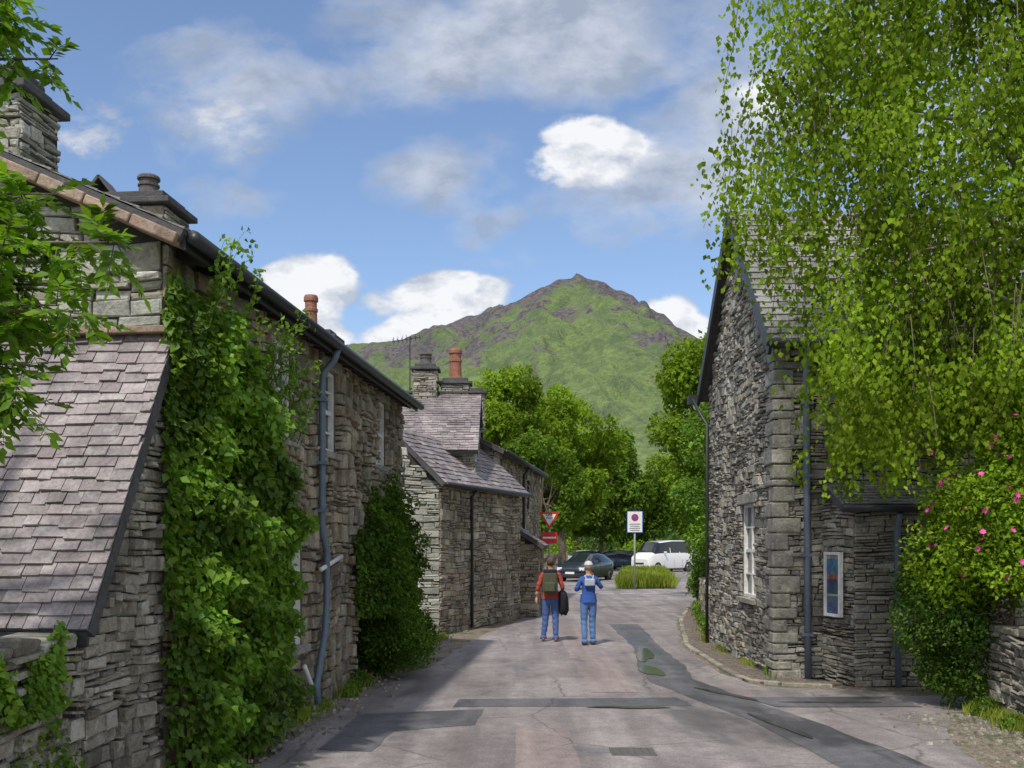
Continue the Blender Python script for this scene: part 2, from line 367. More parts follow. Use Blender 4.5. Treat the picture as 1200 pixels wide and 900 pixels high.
tube('drainpipe',[LP(PY,oh+.05,EV-.1),LP(PY,oh,EV-.25),LP(PY,.13,EV-.42),LP(PY,.12,4.0),LP(PY,.12,2.35),LP(PY,.13,2.2),LP(PY+.14,.14,2.0),LP(PY+.14,.14,1.3),LP(PY,.16,.95),LP(PY-.5,.19,.35),LP(PY-.52,.22,.12)],.043,PIPE,lh,10)
boxes('pipe_clips',[boxV(LP(PY,.12,z),Vector((.07,0,0)),Vector((0,.07,0)),Vector((0,0,.02))) for z in (3.9,3.1,2.5)],PIPE,lh)
tube('side_pipe',[LP(13.9,.13,1.9),LP(12.9,.13,1.75)],.03,WHITE,lh)
tube('low_pipe',[LP(12.2,.13,.62),LP(12.5,.13,.35),LP(12.52,.15,.05)],.03,WHITE,lh)
# lean-to outbuilding
lt=empty('slate_roofed_outbuilding',(-5,8,0))
EY=7.25; ez=1.62; tz=3.84; ltw=4.2
slates('roof',LP(EY-.12,-ltw,ez-.14),LP(EY-.12,.12,ez-.14),LP(8.56,-ltw,tz),LP(8.56,.12,tz),SLATE,lt,.19,.105)
fS=Fr((LX(EY),EY),(LX(8.55),8.55)); stone_wall('side_wall',fS,0,lambda s: ez-.1+(tz-ez)*s/fS.L-.03,ST_W,lt,th=.055,ln=(.09,.34),depth=.08,extra=(fS.L*.5,))
p=LP(EY,-ltw,0); fF=Fr((p.x,p.y),(LX(EY),EY)); stone_wall('front_wall',fF,0,ez-.12,ST_W,lt,th=.06,depth=.05)
boxes('eaves_board',[beamV(LP(EY-.1,-ltw,ez-.2),LP(EY-.1,.1,ez-.2),.04,.1)],IRON,lt)
gw=empty('dry_stone_garden_wall',(-3.5,5,0)); fW=Fr((LX(1.5)-.05,1.5),(LX(EY)-.02,EY)); stone_wall('courses',fW,0,lambda s:1.36,ST_W,gw,th=.055,ln=(.1,.4),depth=.10,wob=.03,gap=.008)
tp=[]
s=.0
while s<fW.L-.1:
    w=R.uniform(.1,.3); hh=R.uniform(.07,.16); c=fW(s+w/2,1.36+hh/2,-.16); tp.append(boxV(c,fW.d*w*.47+Vector((0,0,R.uniform(-.02,.02))),fW.n*R.uniform(.2,.26),Vector((R.uniform(-.02,.02),0,hh/2)))); s+=w
boxes('cope_stones',tp,ST_W,gw,.025)
mesh('core_top',[fW(0,1.36,0),fW(fW.L,1.36,0),fW(fW.L,1.36,-.45),fW(0,1.36,-.45)],[(0,1,2,3)],MORT,gw)
# climber
blanket('climbing_ivy',fL,-.15,sL(11.2),lambda s:.12 if s<1.5 else .12+(s-1.5)*.7,lambda s:4.2-.1*s if s<1.0 else 4.1-.42*(s-1.0)-(max(0,s-1.9)*.85),.66,25000,.085,IVY,None,.6)
pts=[];stem=empty('climbing_ivy_stems',(-3,9,0))
for i in range(34):
    s=R.uniform(0,2.8); z=R.uniform(3.6,4.3)-max(0,s-1)*.4; x=fL(s,z,.3); l=[x]
    for k in range(6): x=x+Vector((R.uniform(-.02,.1),R.uniform(-.1,.06),R.uniform(.02,.13))); l.append(x)
    tube('tendril',l,[.006,.005,.005,.004,.003,.002,.002],IVY,stem,4); pts+= [p+Vector((R.gauss(0,.02),R.gauss(0,.02),R.gauss(0,.02))) for p in l for _ in range(4)]
P=np.array([tuple(p) for p in pts]); leaves('tendril_leaves',P,rv(len(P)),rv(len(P)),.06,IVY,stem,.7)
for i in range(14): 
    s=R.uniform(.1,2.2); tube('ivy_trunk',[fL(s,0,.12),fL(s+R.uniform(-.1,.1),.5,.2),fL(s+R.uniform(-.2,.2),1.1,.16),fL(s+R.uniform(-.3,.3),2,.12)],[.03,.022,.018,.012],BARK,stem,6)
blanket('wall_fern',fW,3.9,fW.L-.4,1.0,lambda s:1.34,.16,2600,.06,IVY,None,2)
blanket('wall_fern.001',fW,3.2,5.6,.5,lambda s:.8,.10,700,.05,IVY,None,3)
blanket('climbing_shrub',fL,sL(14.9),sL(18.5),lambda s:1.0 if s<sL(16) else .6,lambda s:2.1+.9*math.sin((s-sL(14.9))/3.6*3.14),.62,13000,.075,BUSH,None,1.5)
crown('round_bush',clusters((-1.85,16.3,.62),(.55,.95,.5),40,.22,.36,.5,.15),16000,.055,BUSH)
# =============== HOUSE B group
hb=empty('low_stone_cottage',(-2.5,25,0))
b0=(-1.62,22.9);b1=(.2,28.0); fB=Fr(b0,b1); nb=fB.n; be=3.58
ql=Vector((-5,23.15,0)); fBs=Fr((ql.x,ql.y),b0)
stone_wall('street_wall',fB,0,be,ST_L,hb,bh=(.14,.26),th=.075,depth=.05)
W2=1.15
stone_wall('side_wall',fBs,0,lambda s: be+min(W2,fBs.L-s)*.98-.06,ST_G,hb,[(fBs.L-.95,fBs.L-.45,.6,1.75)],th=.06,depth=.04,extra=(fBs.L-W2,))
window(fBs,fBs.L-.95,fBs.L-.45,.6,1.75,hb,1,2)
def BP(s,o,z): return fB(s,z,o)
slates('roof',BP(-.2,.22,be-.18),BP(fB.L+.2,.22,be-.18),BP(-.2,-W2,be+W2*.98),BP(fB.L+.2,-W2,be+W2*.98),SLATE,hb,.26,.16)
slates('roof_back',BP(-.2,-4,be+W2*.98-.3),BP(fB.L+.2,-4,be+W2*.98-.3),BP(-.2,-W2,be+W2*.98),BP(fB.L+.2,-W2,be+W2*.98),SLATE,hb,.26,.2)
tube('gutter',[BP(-.2,.27,be-.2),BP(fB.L+.2,.27,be-.21)],.055,IRON,hb)
tube('drainpipe',[BP(1.75,.25,be-.2),BP(1.75,.08,be-.4),BP(1.75,.08,0.05)],.04,IRON,hb)
fBe=Fr(b1,(-3.2,29.2)); stone_wall('end_wall',fBe,0,be,ST_L,hb,th=.1)
hd=empty('slate_roofed_house',(-2,27,0))
fD=Fr((-3.6,25.3),(-.93,25.3)); stone_wall('front_wall',fD,0,4.5,ST_R,hd,th=.09)
fD2=Fr((-.93,25.3),(-.93,30.5)); stone_wall('side_wall',fD2,0,lambda s:4.45+min(s,5.2-s)*.62,ST_G,hd,th=.09,extra=(2.6,))
slates('roof',(-3.8,25.05,4.33),(-.83,25.05,4.33),(-3.8,27.9,6.12),(-.83,27.9,6.12),SLATE,hd,.24,.14)
slates('roof_back',(-3.8,30.7,4.33),(-.83,30.7,4.33),(-3.8,27.9,6.12),(-.83,27.9,6.12),SLATE,hd,.3,.2)
boxes('ridge_tiles',[beamV((-3.8+i*.37,27.9,6.17),(-3.8+i*.37+.36,27.9,6.17),.2,.07) for i in range(8)],SLATED,hd,.02)
chimney('ridge_chimney',-2.35,27.9,.62,.6,5.7,6.75,0,ST_R,hd,[(0,.34,.16,TERRAD)],th=.06)
chimney('pot_chimney',-1.55,28.1,.75,.5,5.7,6.4,0,ST_R,hd,[(0,.85,.17,TERRA)],th=.06)
chimney('low_chimney',-1.0,29.2,.4,.4,5.2,6.3,0,ST_R,hd,[],th=.06)
ae=[beamV((-2.8,28.1,5.8),(-2.8,28.1,7.75),.03,.03),beamV((-3.3,28.1,7.6),(-2.5,28.1,7.72),.02,.02)]
for i in range(7): x=-3.25+i*.12; ae.append(beamV((x,27.85,7.61+i*.017),(x,28.35,7.61+i*.017),.012,.012)); ae.append(beamV((x,28.1,7.5+i*.017),(x,28.1,7.72+i*.017),.012,.012))
boxes('television_aerial',ae,IRON,hd)
hc=empty('far_stone_house',(-1,33,0))
c0=(-.42,28.3);c1=(1.02,38.5); fC=Fr(c0,c1); ce=4.72
stone_wall('street_wall',fC,0,ce,ST_L,hc,[(6.5,7.3,3.2,4.2)],th=.09,mort=MORT); window(fC,6.5,7.3,3.2,4.2,hc,1,1)
cg=Vector((*c0,0))-fC.n*5.4; fCg=Fr((cg.x,cg.y),c0); stone_wall('gable_wall',fCg,0,lambda s:ce+min(s,5.4-s)*.5,ST_G,hc,th=.09,extra=(2.7,))
CP=lambda s,o,z:fC(s,z,o)
slates('roof',CP(-.25,.25,ce-.12),CP(fC.L+.2,.25,ce-.12),CP(-.25,-2.7,ce+1.35),CP(fC.L+.2,-2.7,ce+1.35),SLATEG,hc,.3,.2)
slates('roof_back',CP(-.25,-5.6,ce-.12),CP(fC.L+.2,-5.6,ce-.12),CP(-.25,-2.7,ce+1.35),CP(fC.L+.2,-2.7,ce+1.35),SLATEG,hc,.3,.25)
tube('gutter',[CP(-.2,.3,ce-.14),CP(fC.L+.2,.3,ce-.14)],.06,IRON,hc); tube('drainpipe',[CP(5.2,.28,ce-.2),CP(5.2,.08,ce-.45),CP(5.2,.08,.05)],.045,IRON,hc)
ce2=Vector((*c1,0))-fC.n*5.4; stone_wall('far_gable_wall',Fr(c1,(ce2.x,ce2.y)),0,ce,ST_L,hc,th=.12)
po=empty('stone_porch',(.6,29.5,0))
p0=(.06,28.55);p1=(.72,28.5);p2=(.95,31.6)
stone_wall('front_wall',Fr(p0,p1),0,lambda s:2.45-s*.45,ST_L,po,th=.07);stone_wall('side_wall',Fr(p1,p2),0,2.1,ST_L,po,[(1.2,2.0,0,1.9)],th=.07)
slates('roof',(.9,28.3,1.98),(1.13,31.8,1.98),(-.2,28.4,2.68),(.05,31.8,2.68),SLATE,po,.22,.14)
# =============== RIGHT HOUSE
rh=empty('gabled_stone_house',(8,18,0))
g0=(4.07,21.0);g1=(4.02,15.6); fR=Fr(g0,g1); re=5.3; hw=fR.L/2
og=[(3.0,4.1,1.15,2.75)]
stone_wall('gable_wall',fR,0,lambda s:re+min(s,fR.L-s)*1.0,ST_R,rh,og,th=.058,ln=(.09,.36),depth=.055,extra=(hw,))
window(fR,*og[0],rh,1,3,dep=.05)
fRc=Fr(g1,(13,15.75)); oc=[(2.5,3.3,4.0,5.1),(5.2,6,4.0,5.1),(5.2,6.1,1.1,2.4)]
stone_wall('front_wall',fRc,0,re,ST_R,rh,oc,th=.058,ln=(.09,.4),depth=.055)
for o in oc: window(fRc,*o,rh,1,3)
slates('roof',(3.84,15.32,re-.2),(13,15.45,re-.2),(3.84,18.3,re+hw),(13,18.4,re+hw),SLATEG,rh,.28,.18)
slates('roof_back',(3.84,21.28,re-.2),(13,21.3,re-.2),(3.84,18.3,re+hw),(13,18.4,re+hw),SLATEG,rh,.3,.22)
boxes('barge_boards',[beamV((3.86,15.3,re-.32),(3.86,18.3,re+hw-.12),.05,.2),beamV((3.86,21.3,re-.32),(3.86,18.3,re+hw-.12),.05,.2)],IRON,rh)
tube('gutter',[(3.8,15.26,re-.22),(13,15.36,re-.24)],.065,IRON,rh); tube('gutter_back',[(3.7,21.34,re-.22),(13,21.4,re-.24)],.065,IRON,rh)
boxes('gutter_bracket',[boxV((3.78,21.3,re-.25),Vector((.12,0,0)),Vector((0,.12,0)),Vector((0,0,.09)))],IRON,rh)
tube('drainpipe',[(4.42,15.28,re-.25),(4.44,15.4,re-.5),(4.45,15.49,re-.7),(4.47,15.49,2),(4.48,15.49,.03)],.052,PIPE,rh,10)
boxes('drainpipe_clips',[boxV((4.465,15.5,z),Vector((.085,0,0)),Vector((0,.06,0)),Vector((0,0,.022))) for z in (.7,1.9,3.1,4.2)],PIPE,rh)
tube('back_drainpipe',[(3.74,21.2,re-.25),(3.9,21.1,re-.6),(3.98,20.9,re-.8),(3.98,20.9,.03)],.035,IRON,rh,8)
qs=[];z=.0;i=0
while z<re-.1:
    h=R.uniform(.10,.27); a,b=(.42,.22) if i%2 else (.24,.38); a*=R.uniform(.65,1.2); b*=R.uniform(.65,1.2); pr=.05+R.uniform(0,.025)
    qs.append(boxV((4.02+b/2-pr/2+.0,15.6+a/2-pr/2,z+h/2),Vector((b/2+pr/2,R.uniform(-.006,.006),0)),Vector((R.uniform(-.006,.006),a/2+pr/2,0)),Vector((0,0,h/2-.009)))); z+=h; i+=1
boxes('quoins',qs,QUOIN,rh,.02)
ex=empty('stone_lean_to',(5.6,15.2,0))
x0=(4.72,15.53);x1=(4.93,14.75);x2=(6.35,14.8)
fX=Fr(x0,x1);fY=Fr(x1,x2);stone_wall('side_wall',fX,0,2.7,ST_R,ex,th=.05,ln=(.1,.3)); stone_wall('front_wall',fY,0,2.65,ST_R,ex,th=.05,ln=(.1,.33))
stone_wall('far_side_wall',Fr(x2,(6.4,15.5)),0,2.65,ST_R,ex,th=.06)
slates('roof',(4.7,14.55,2.62),(6.5,14.58,2.62),(4.7,15.58,3.0),(6.5,15.58,3.0),SLATEG,ex,.22,.13)
tube('gutter',[(4.68,14.5,2.58),(6.5,14.53,2.57)],.05,IRON,ex)
tube('drainpipe',[(5.5,14.52,2.5),(5.51,14.64,2.3),(5.53,14.66,.03)],.045,PIPE,ex,10)
nbd=empty('notice_board',(4.83,15.1,1.5)); fN=fX; a=.2;b=.62
boxes('board_frame',[fN.box(a,a+.04,1.0,1.95,.06,.12),fN.box(b-.04,b,1.0,1.95,.06,.12),fN.box(a+.04,b-.04,1.0,1.04,.06,.119),fN.box(a+.04,b-.04,1.91,1.95,.06,.119)],WHITE,nbd)
m,nt=newmat('printed_poster');t=NT(nt);ps=t.n('ShaderNodeNewGeometry').outputs['Position'];sp=t.n('ShaderNodeSeparateXYZ',{0:ps}).outputs[2]
c=t.ramp(t.m('SUBTRACT',sp,1.0),[(0,(.10,.16,.30)),(.3,(.45,.42,.33)),(.33,(.06,.10,.2)),(.55,(.35,.17,.10)),(.62,(.08,.22,.35)),(.85,(.5,.5,.48)),(1,(.05,.1,.25))],'CONSTANT')
c=t.mix(.6,c,t.n('ShaderNodeTexVoronoi',{'Vector':ps,'Scale':14.0}).outputs['Color'],'MULTIPLY'); t.out(t.pr(c,.3))
boxes('poster',[fN.box(a+.04,b-.04,1.04,1.91,.06,.09)],m,nbd)
rw=empty('dry_stone_boundary_wall',(6,11,0)); fV=Fr((5.9,12.6),(5.75,8.5)); stone_wall('courses',fV,0,1.0,ST_W,rw,th=.055,ln=(.09,.36),depth=.09,wob=.03)
stone_wall('end',Fr((6.4,12.62),(5.9,12.6)),0,1.0,ST_W,rw,th=.06)
tp=[];s=0
while s<fV.L-.1:
    w=R.uniform(.12,.3);hh=R.uniform(.06,.13);tp.append(boxV(fV(s+w/2,1.0+hh/2,-.2),fV.d*w*.47,fV.n*.24,Vector((R.uniform(-.02,.02),0,hh/2))));s+=w
boxes('cope_stones',tp,ST_W,rw,.02)
fs=empty('flowering_rose_shrub',(6.2,12.4,0))
SHR=leafmat('rose_leaf',[(.11,.21,.015),(.24,.36,.03),(.16,.27,.02),(.28,.40,.045)],.38,2.2,gloss=False)
cl=clusters((6.55,12.35,2.35),(1.6,.8,1.2),95,.24,.44,.55,1.3)
crown('upper_leaves',cl,48000,.066,SHR,fs)
cl2=clusters((5.55,12.95,1.15),(.5,.45,1.0),36,.22,.34,.5,.25); crown('lower_leaves',cl2,18000,.055,BUSH,fs)
k=[];kk=[]
for i in range(170):
    c=R.choice(cl); v=Vector((R.uniform(-1,.5),R.uniform(-1,.0),R.uniform(-.3,1))).normalized(); p=Vector(c[:3])+v*(c[3]*1.12)
    for j in range(7):
        aa=j/7*6.28; s1=v.orthogonal().normalized(); s2=v.cross(s1); dd=(s1*math.cos(aa)+s2*math.sin(aa)); k.append(tuple(p)); kk.append((tuple(dd+v*.35),tuple(v)))
leaves('rose_flowers',np.array(k),np.array([a[0] for a in kk]),np.array([a[1] for a in kk]),.042,FLOW,fs,.95,.1)
limbs('shrub_stems',(6.1,12.9,0),(6.3,12.6,2),.05,[c[:3] for c in cl2[:16]],BARK,fs)
# =============== BIRCH
bt=empty('weeping_birch_tree',(7.4,12.9,0))
cc=np.array([7.1,12.7,7.2]);rr=np.array([4.3,1.9,5.8]);NS=2500
cl=[];
while len(cl)<200:
    v=G.normal(size=3); v/=np.linalg.norm(v); p=cc+v*rr*(.35+.65*G.random()**.6)
    if p[2]>3.3: cl.append(p)
for p in ((2.95,12.4,6.9),(3.05,12.5,6.5),(3.2,12.3,7.2),(3.1,12.6,6.9),(3.5,12.5,7.6),(3.5,12.4,6.6),(3.3,12.2,8.4),(3.4,12.5,9.2),(3.8,12.4,5.8),(4.0,12.2,5.0),(4.2,12.4,5.6),(3.9,12.0,4.6),(4.5,12.1,4.6),(4.3,12.4,3.9),(4.9,12.2,4.4),(4.6,12.5,3.8)): cl.append(np.array(p))
for i in range(34): cl.append(np.array((G.uniform(4.6,8.6),G.uniform(12.0,13.4),G.uniform(4.2,6.6))))
for i in range(40): cl.append(np.array((G.uniform(3.7,8.0),G.uniform(11.9,13.4),G.uniform(6.2,10.5))))
cl=np.array(cl); LP_=[];
def bottom(x,y):
    return 5.0 if x<3.05 else (3.3 if x<3.4 else (2.65 if x<4.9 else 3.2))
TV=[];TF=[]
for i in range(NS):
    c=cl[i%len(cl)]; st=c+G.normal(0,.28,3); ln=G.uniform(.5,2.0); dr=G.normal(0,.10,2)
    bz=bottom(st[0],st[1])+abs(G.normal(0,.25))
    z1=max(bz,st[2]-ln)
    if z1>st[2]-.1 or st[2]>10.5: continue
    m=int((st[2]-z1)*42); tt=G.random(m)**.85
    ph=G.random()*6; x=st[0]+dr[0]*tt*2.4+.03*np.sin(tt*6+ph); y=st[1]+dr[1]*tt*2.4; z=st[2]+(z1-st[2])*tt
    pts=np.stack([x,y,z],1)+G.normal(0,1,(m,3))*(.12-.07*tt)[:,None]; LP_.append(pts)
    if i%4==0:
        e=(st[0]+dr[0]*2.4,st[1]+dr[1]*2.4,z1); tubeVF([st+[0,0,.1],((st+np.array(e))/2)+[.03,0,0],e],[.006,.005,.002],3,TV,TF)
P=np.concatenate(LP_)
gapm=(P[:,0]<3.7)&(P[:,2]>3.3)&(P[:,2]<5.5); P=P[~(gapm&(G.random(len(P))<.6))]
gapm=((P[:,0]/P[:,1]-.44)**2/.025**2+((P[:,2]-4.6)/.42)**2)<1; P=P[~(gapm&(G.random(len(P))<.8))]
n_=len(P); leaves('leaves',P,rv(n_)*.7+np.array([0,0,-1.]),rv(n_)+np.array([-.3,-.6,.6]),.083*G.uniform(.55,1.2,n_),BIRCH,bt,.78,.08)
mesh('twigs',TV,TF,BARK,bt,True)
limbs('trunk',(7.6,13.2,0),(7.2,13.0,11.2),.18,[tuple(c) for c in cl[:34]],BBARK,bt)
# =============== LEFT NEAR TREE
at=empty('ash_tree',(-5.0,5.6,0))
ends=[(-1.98,5.2,3.62),(-2.15,5.1,3.25),(-2.35,5.3,3.9),(-2.5,5.2,2.85),(-2.75,5.0,3.2),(-2.3,5.4,3.45),(-2.75,5.5,4.0),(-2.45,5.0,4.75),(-2.6,5.2,5.0),(-2.75,5.1,4.6),(-2.6,5.3,3.5),(-2.7,5.0,2.75),(-2.6,5.2,3.15),(-2.2,5.5,3.75),(-2.55,5.3,5.3),(-3.3,5.4,5.6),(-3.2,5.0,3.6),(-3.4,5.2,4.3),(-2.45,5.2,3.0),(-2.55,5.4,3.75),(-2.3,5.2,3.3),(-2.45,5.1,4.9),(-2.35,5.3,4.6),(-2.6,5.1,2.95),(-2.7,5.3,3.4),(-2.45,5.0,3.55),(-2.65,5.2,3.85),(-2.55,5.4,4.85)]
V=[];F=[];pt=[];ax=[]
tubeVF([(-5,5.6,-.1),(-4.9,5.6,1.5),(-4.7,5.6,3),(-4.8,5.5,5),(-4.9,5.5,7)],[.22,.17,.14,.1,.04],10,V,F)
for e in ends:
    e=Vector(e); s=Vector((-4.75,5.55,min(5.5,e.z-.5))); m=s.lerp(e,.5)+Vector((0,0,.18)); l=[s,m,m.lerp(e,.5)+Vector((0,0,.06)),e]; tubeVF(l,[.04,.02,.012,.004],5,V,F)
    for q in range(26):
        k=R.uniform(.5,1)**.8; b=(s.lerp(m,k*2) if k<.5 else m.lerp(e,k*2-1)); dirn=Vector((R.uniform(-.6,.9),R.uniform(-.8,.8),R.uniform(-.9,.4))).normalized(); ln=R.uniform(.15,.32)
        tubeVF([b,b+dirn*ln*.5,b+dirn*ln+Vector((0,0,-.04))],[.004,.003,.0015],3,V,F); sd=dirn.cross(Vector((0,0,1))).normalized()
        for w in range(8):
            for sg in (-1,1):
                pt.append(tuple(b+dirn*ln*(.2+.8*w/8)+Vector((0,0,-.04*(w/8)**2)))); ax.append(tuple(sd*sg+dirn*.6+Vector((0,0,R.uniform(-.5,.1)))))
        pt.append(tuple(b+dirn*ln+Vector((0,0,-.04)))); ax.append(tuple(dirn))
mesh('trunk',V,F,BARK,at,True); P=np.array(pt);n_=len(P); leaves('leaves',P,np.array(ax),rv(n_)*.8+np.array([0,-.3,.8]),.088*G.uniform(.6,1.2,n_),ASH,at,.48,.06)
# =============== right mid vegetation
vt=empty('ivy_clad_tree',(6.2,29,0)); cl=clusters((6.1,30,3.5),(1.05,1.6,3.1),60,.35,.6,.6,.4); crown('leaves',cl,22000,.12,IVY,vt); limbs('trunk',(6.2,30,0),(6.2,30,5),.2,[c[:3] for c in cl[:12]],BARK,vt)
vt=empty('leafy_tree',(8.2,38,0)); cl=clusters((7.8,38,7.1),(2.2,2.3,2.8),60,.5,.9,.55,3.5); crown('leaves',cl,20000,.2,TREEY,vt); limbs('trunk',(8.2,38,0),(8.0,38,8),.22,[c[:3] for c in cl[:25]],BARK,vt)
hg=empty('roadside_hedge',(6.9,36,0)); crown('leaves',[(6.0+i*.36+R.uniform(-.2,.2),30.5+i*.9,R.uniform(.5,1.4),R.uniform(.55,.8)) for i in range(16)],12000,.13,IVY,hg)
sw=empty('low_stone_wall',(4.8,26,0)); stone_wall('courses',Fr((6.0,33),(4.12,21.3)),0,1.1,ST_W,sw,th=.08,depth=.06); mesh('top',[(6.0,33,1.1),(4.12,21.3,1.1),(4.5,21.3,1.1),(6.4,33,1.1)],[(0,1,2,3)],MORT,sw)
crown('verge_shrub',[(4.3+i*.16,22+i*1.0,R.uniform(.15,.3),R.uniform(.2,.35)) for i in range(9)],3000,.07,IVY)
# =============== mid trees
def tree(name,x,y,h,w,n,sz,mat,cn=55,low=.25):
    e=empty(name,(x,y,0)); cl=clusters((x,y,h*(.5+low/2)),(w,w*.8,h*(.5-low/2)),cn,w*.15,w*.32,.5)
    crown('leaves',cl,n,sz,mat,e); limbs('trunk',(x,y,0),(x,y,h*.75),max(.15,h*.022),[c[:3] for c in cl[:22]],BARK,e,7)
tree('broadleaf_tree',-.4,62,12.4,3.4,18000,.3,TREEY)
tree('broadleaf_tree.001',3.4,70,12.2,3.6,18000,.34,TREEY)
tree('broadleaf_tree.002',7.0,80,10.6,3.6,15000,.36,TREE)
tree('broadleaf_tree.003',1.6,58,8.6,2.4,11000,.26,TREE,40,.2)
tree('broadleaf_tree.004',-5,68,12,4.5,8000,.38,TREE)
tree('broadleaf_tree.005',11.6,98,8.6,3.4,12000,.38,TREE)
tree('broadleaf_tree.006',16.6,100,11.5,4.0,11000,.4,TREEY)
tree('broadleaf_tree.007',13.6,60,8.5,2.6,8000,.3,TREEY)
tree('broadleaf_tree.009',5.6,90,12.0,3.2,11000,.36,TREEY)
crown('distant_woodland',[(R.uniform(-60,110),R.uniform(120,210),R.uniform(1,7),R.uniform(2.5,4.5)) for _ in range(240)]+[(R.uniform(-10,80),R.uniform(220,420),R.uniform(4,20),R.uniform(4,8)) for _ in range(240)],70000,1.15,FAR)
crown('bank_shrubs',[(R.uniform(2.6,26),R.uniform(88,96),R.uniform(.4,1.5),R.uniform(.7,1.3)) for _ in range(60)],10000,.3,TREEY)
# =============== ground
def poly(name,pts,z,mat,parent=None): return mesh(name,[(x,y,z) for x,y in pts],[tuple(range(len(pts)))],mat,parent)
m,nt=newmat('meadow');t=NT(nt);ps=t.n('ShaderNodeNewGeometry').outputs['Position']
t.out(t.pr(t.mix(t.noise(ps,.05,3),(.07,.12,.02),(.16,.19,.05)),.95)); MEAD=m
poly('ground',[(-3000,-60),(3000,-60),(3000,3600),(-3000,3600)],0,MEAD)
def asphalt(name,c1,c2,wetlo,wethi,wscale):
    m,nt=newmat(name);t=NT(nt);ps=t.n('ShaderNodeNewGeometry').outputs['Position']
    big=t.noise(ps,.55,4,.6,.6); fine=t.noise(ps,60,4,.8)
    col=t.mix(t.ramp(big,[(.35,0.0),(.65,1.0)]),c1,c2)
    col=t.mix(1.0,col,t.ramp(fine,[(.3,.5),(.7,1.45)]),'MULTIPLY')
    col=t.mix(1.0,col,t.ramp(t.noise(ps,4.5,4,.7),[(.3,.80),(.7,1.16)]),'MULTIPLY')
    mp=t.n('ShaderNodeMapping',{'Vector':ps,'Rotation':(0,0,.1),'Scale':(1.6,.10,1)}).outputs[0]
    st=t.noise(mp,1.3,3,.6); col=t.mix(1.0,col,t.ramp(st,[(.35,.75),(.65,1.14)]),'MULTIPLY')
    cr=t.n('ShaderNodeTexVoronoi',{'Vector':t.n('ShaderNodeMix',{0:.12,4:ps,5:t.n('ShaderNodeTexNoise',{'Vector':ps,'Scale':3.0,'Detail':3.0}).outputs[1]},data_type='VECTOR').outputs[1],'Scale':.55},feature='DISTANCE_TO_EDGE').outputs[0]
    crm=t.m('MULTIPLY',t.ramp(cr,[(.0,1.0),(.010,0.0)]),t.ramp(big,[(.45,0.0),(.52,1.0)])); col=t.mix(t.m('MULTIPLY',crm,.6),col,(.04,.04,.04))
    mw=t.n('ShaderNodeMapping',{'Vector':ps,'Scale':(1.0,.45,1)}).outputs[0]
    wet=t.sm(t.m('ADD',t.noise(mw,wscale,4,.6,.5),t.m('MULTIPLY',t.m('SUBTRACT',fine,.5),.12)),wetlo,wethi)
    col=t.mix(t.m('MULTIPLY',wet,.5),col,(.045,.048,.055))
    ro=t.m('SUBTRACT',.78,t.m('MULTIPLY',wet,.46))
    bp=t.n('ShaderNodeBump',{'Height':fine,'Strength':t.m('SUBTRACT',.5,t.m('MULTIPLY',wet,.3)),'Distance':.01}).outputs[0]
    t.out(t.pr(col,ro,bp)); return m
ASP=asphalt('worn_asphalt',(.21,.18,.175),(.33,.295,.285),.54,.66,.6)
ASPD=asphalt('dark_patch_asphalt',(.11,.108,.115),(.16,.155,.165),.46,.58,.9)
ASPP=asphalt('pink_patch_asphalt',(.28,.225,.21),(.34,.285,.27),.60,.7,.7)
m,nt=newmat('gravel');t=NT(nt);ps=t.n('ShaderNodeNewGeometry').outputs['Position'];v=t.n('ShaderNodeTexVoronoi',{'Vector':ps,'Scale':38.0});
c=t.mix(1.0,t.mix(t.noise(ps,1.5,4),(.15,.115,.08),(.28,.24,.19)),t.ramp(v.outputs['Color'],[(.1,.6),(.9,1.4)]),'MULTIPLY'); c=t.mix(t.ramp(t.noise(ps,2.2,4),[(.5,0.0),(.62,.75)]),c,(.075,.10,.03)); t.out(t.pr(c,.95,t.bump(v.outputs['Distance'],.8,.02))); GRAV=m
m,nt=newmat('sett_paving');t=NT(nt);ps=t.n('ShaderNodeNewGeometry').outputs['Position']
br=t.n('ShaderNodeTexBrick',{'Vector':ps,'Color1':(.24,.18,.14,1),'Color2':(.16,.135,.11,1),'Mortar':(.08,.07,.06,1),'Scale':1.0,'Mortar Size':.012,'Brick Width':.24,'Row Height':.13})
c=t.mix(1.0,br.outputs[0],t.ramp(t.noise(ps,5,4,.7),[(.3,.6),(.7,1.35)]),'MULTIPLY'); t.out(t.pr(c,.8,t.bump(t.m('SUBTRACT',t.noise(ps,30,3),br.outputs[1]),.7,.02))); SETT=m
poly('gravel_verge',[(-6,-5),(8,-5),(8,9),(14,12),(14,15.5),(4.2,15.7),(4.3,28),(7.5,45),(-8,45),(-1,28),(-2.2,18),(-3.5,6)],.004,GRAV)
def ragged(pts,amp,step=.35):
    o=[]
    for (a,b) in zip(pts,pts[1:]+pts[:1]):
        a=Vector(a);b=Vector(b);L=(b-a).length;k=max(1,int(L/step)) if L<20 else 1; nn=Vector((-(b-a).y,(b-a).x)).normalized() if L>0 else Vector((0,0))
        for i in range(k):
            p=a.lerp(b,i/k); 
            if i: p=p+nn*R.uniform(-amp,amp)
            o.append((p.x,p.y))
    return o
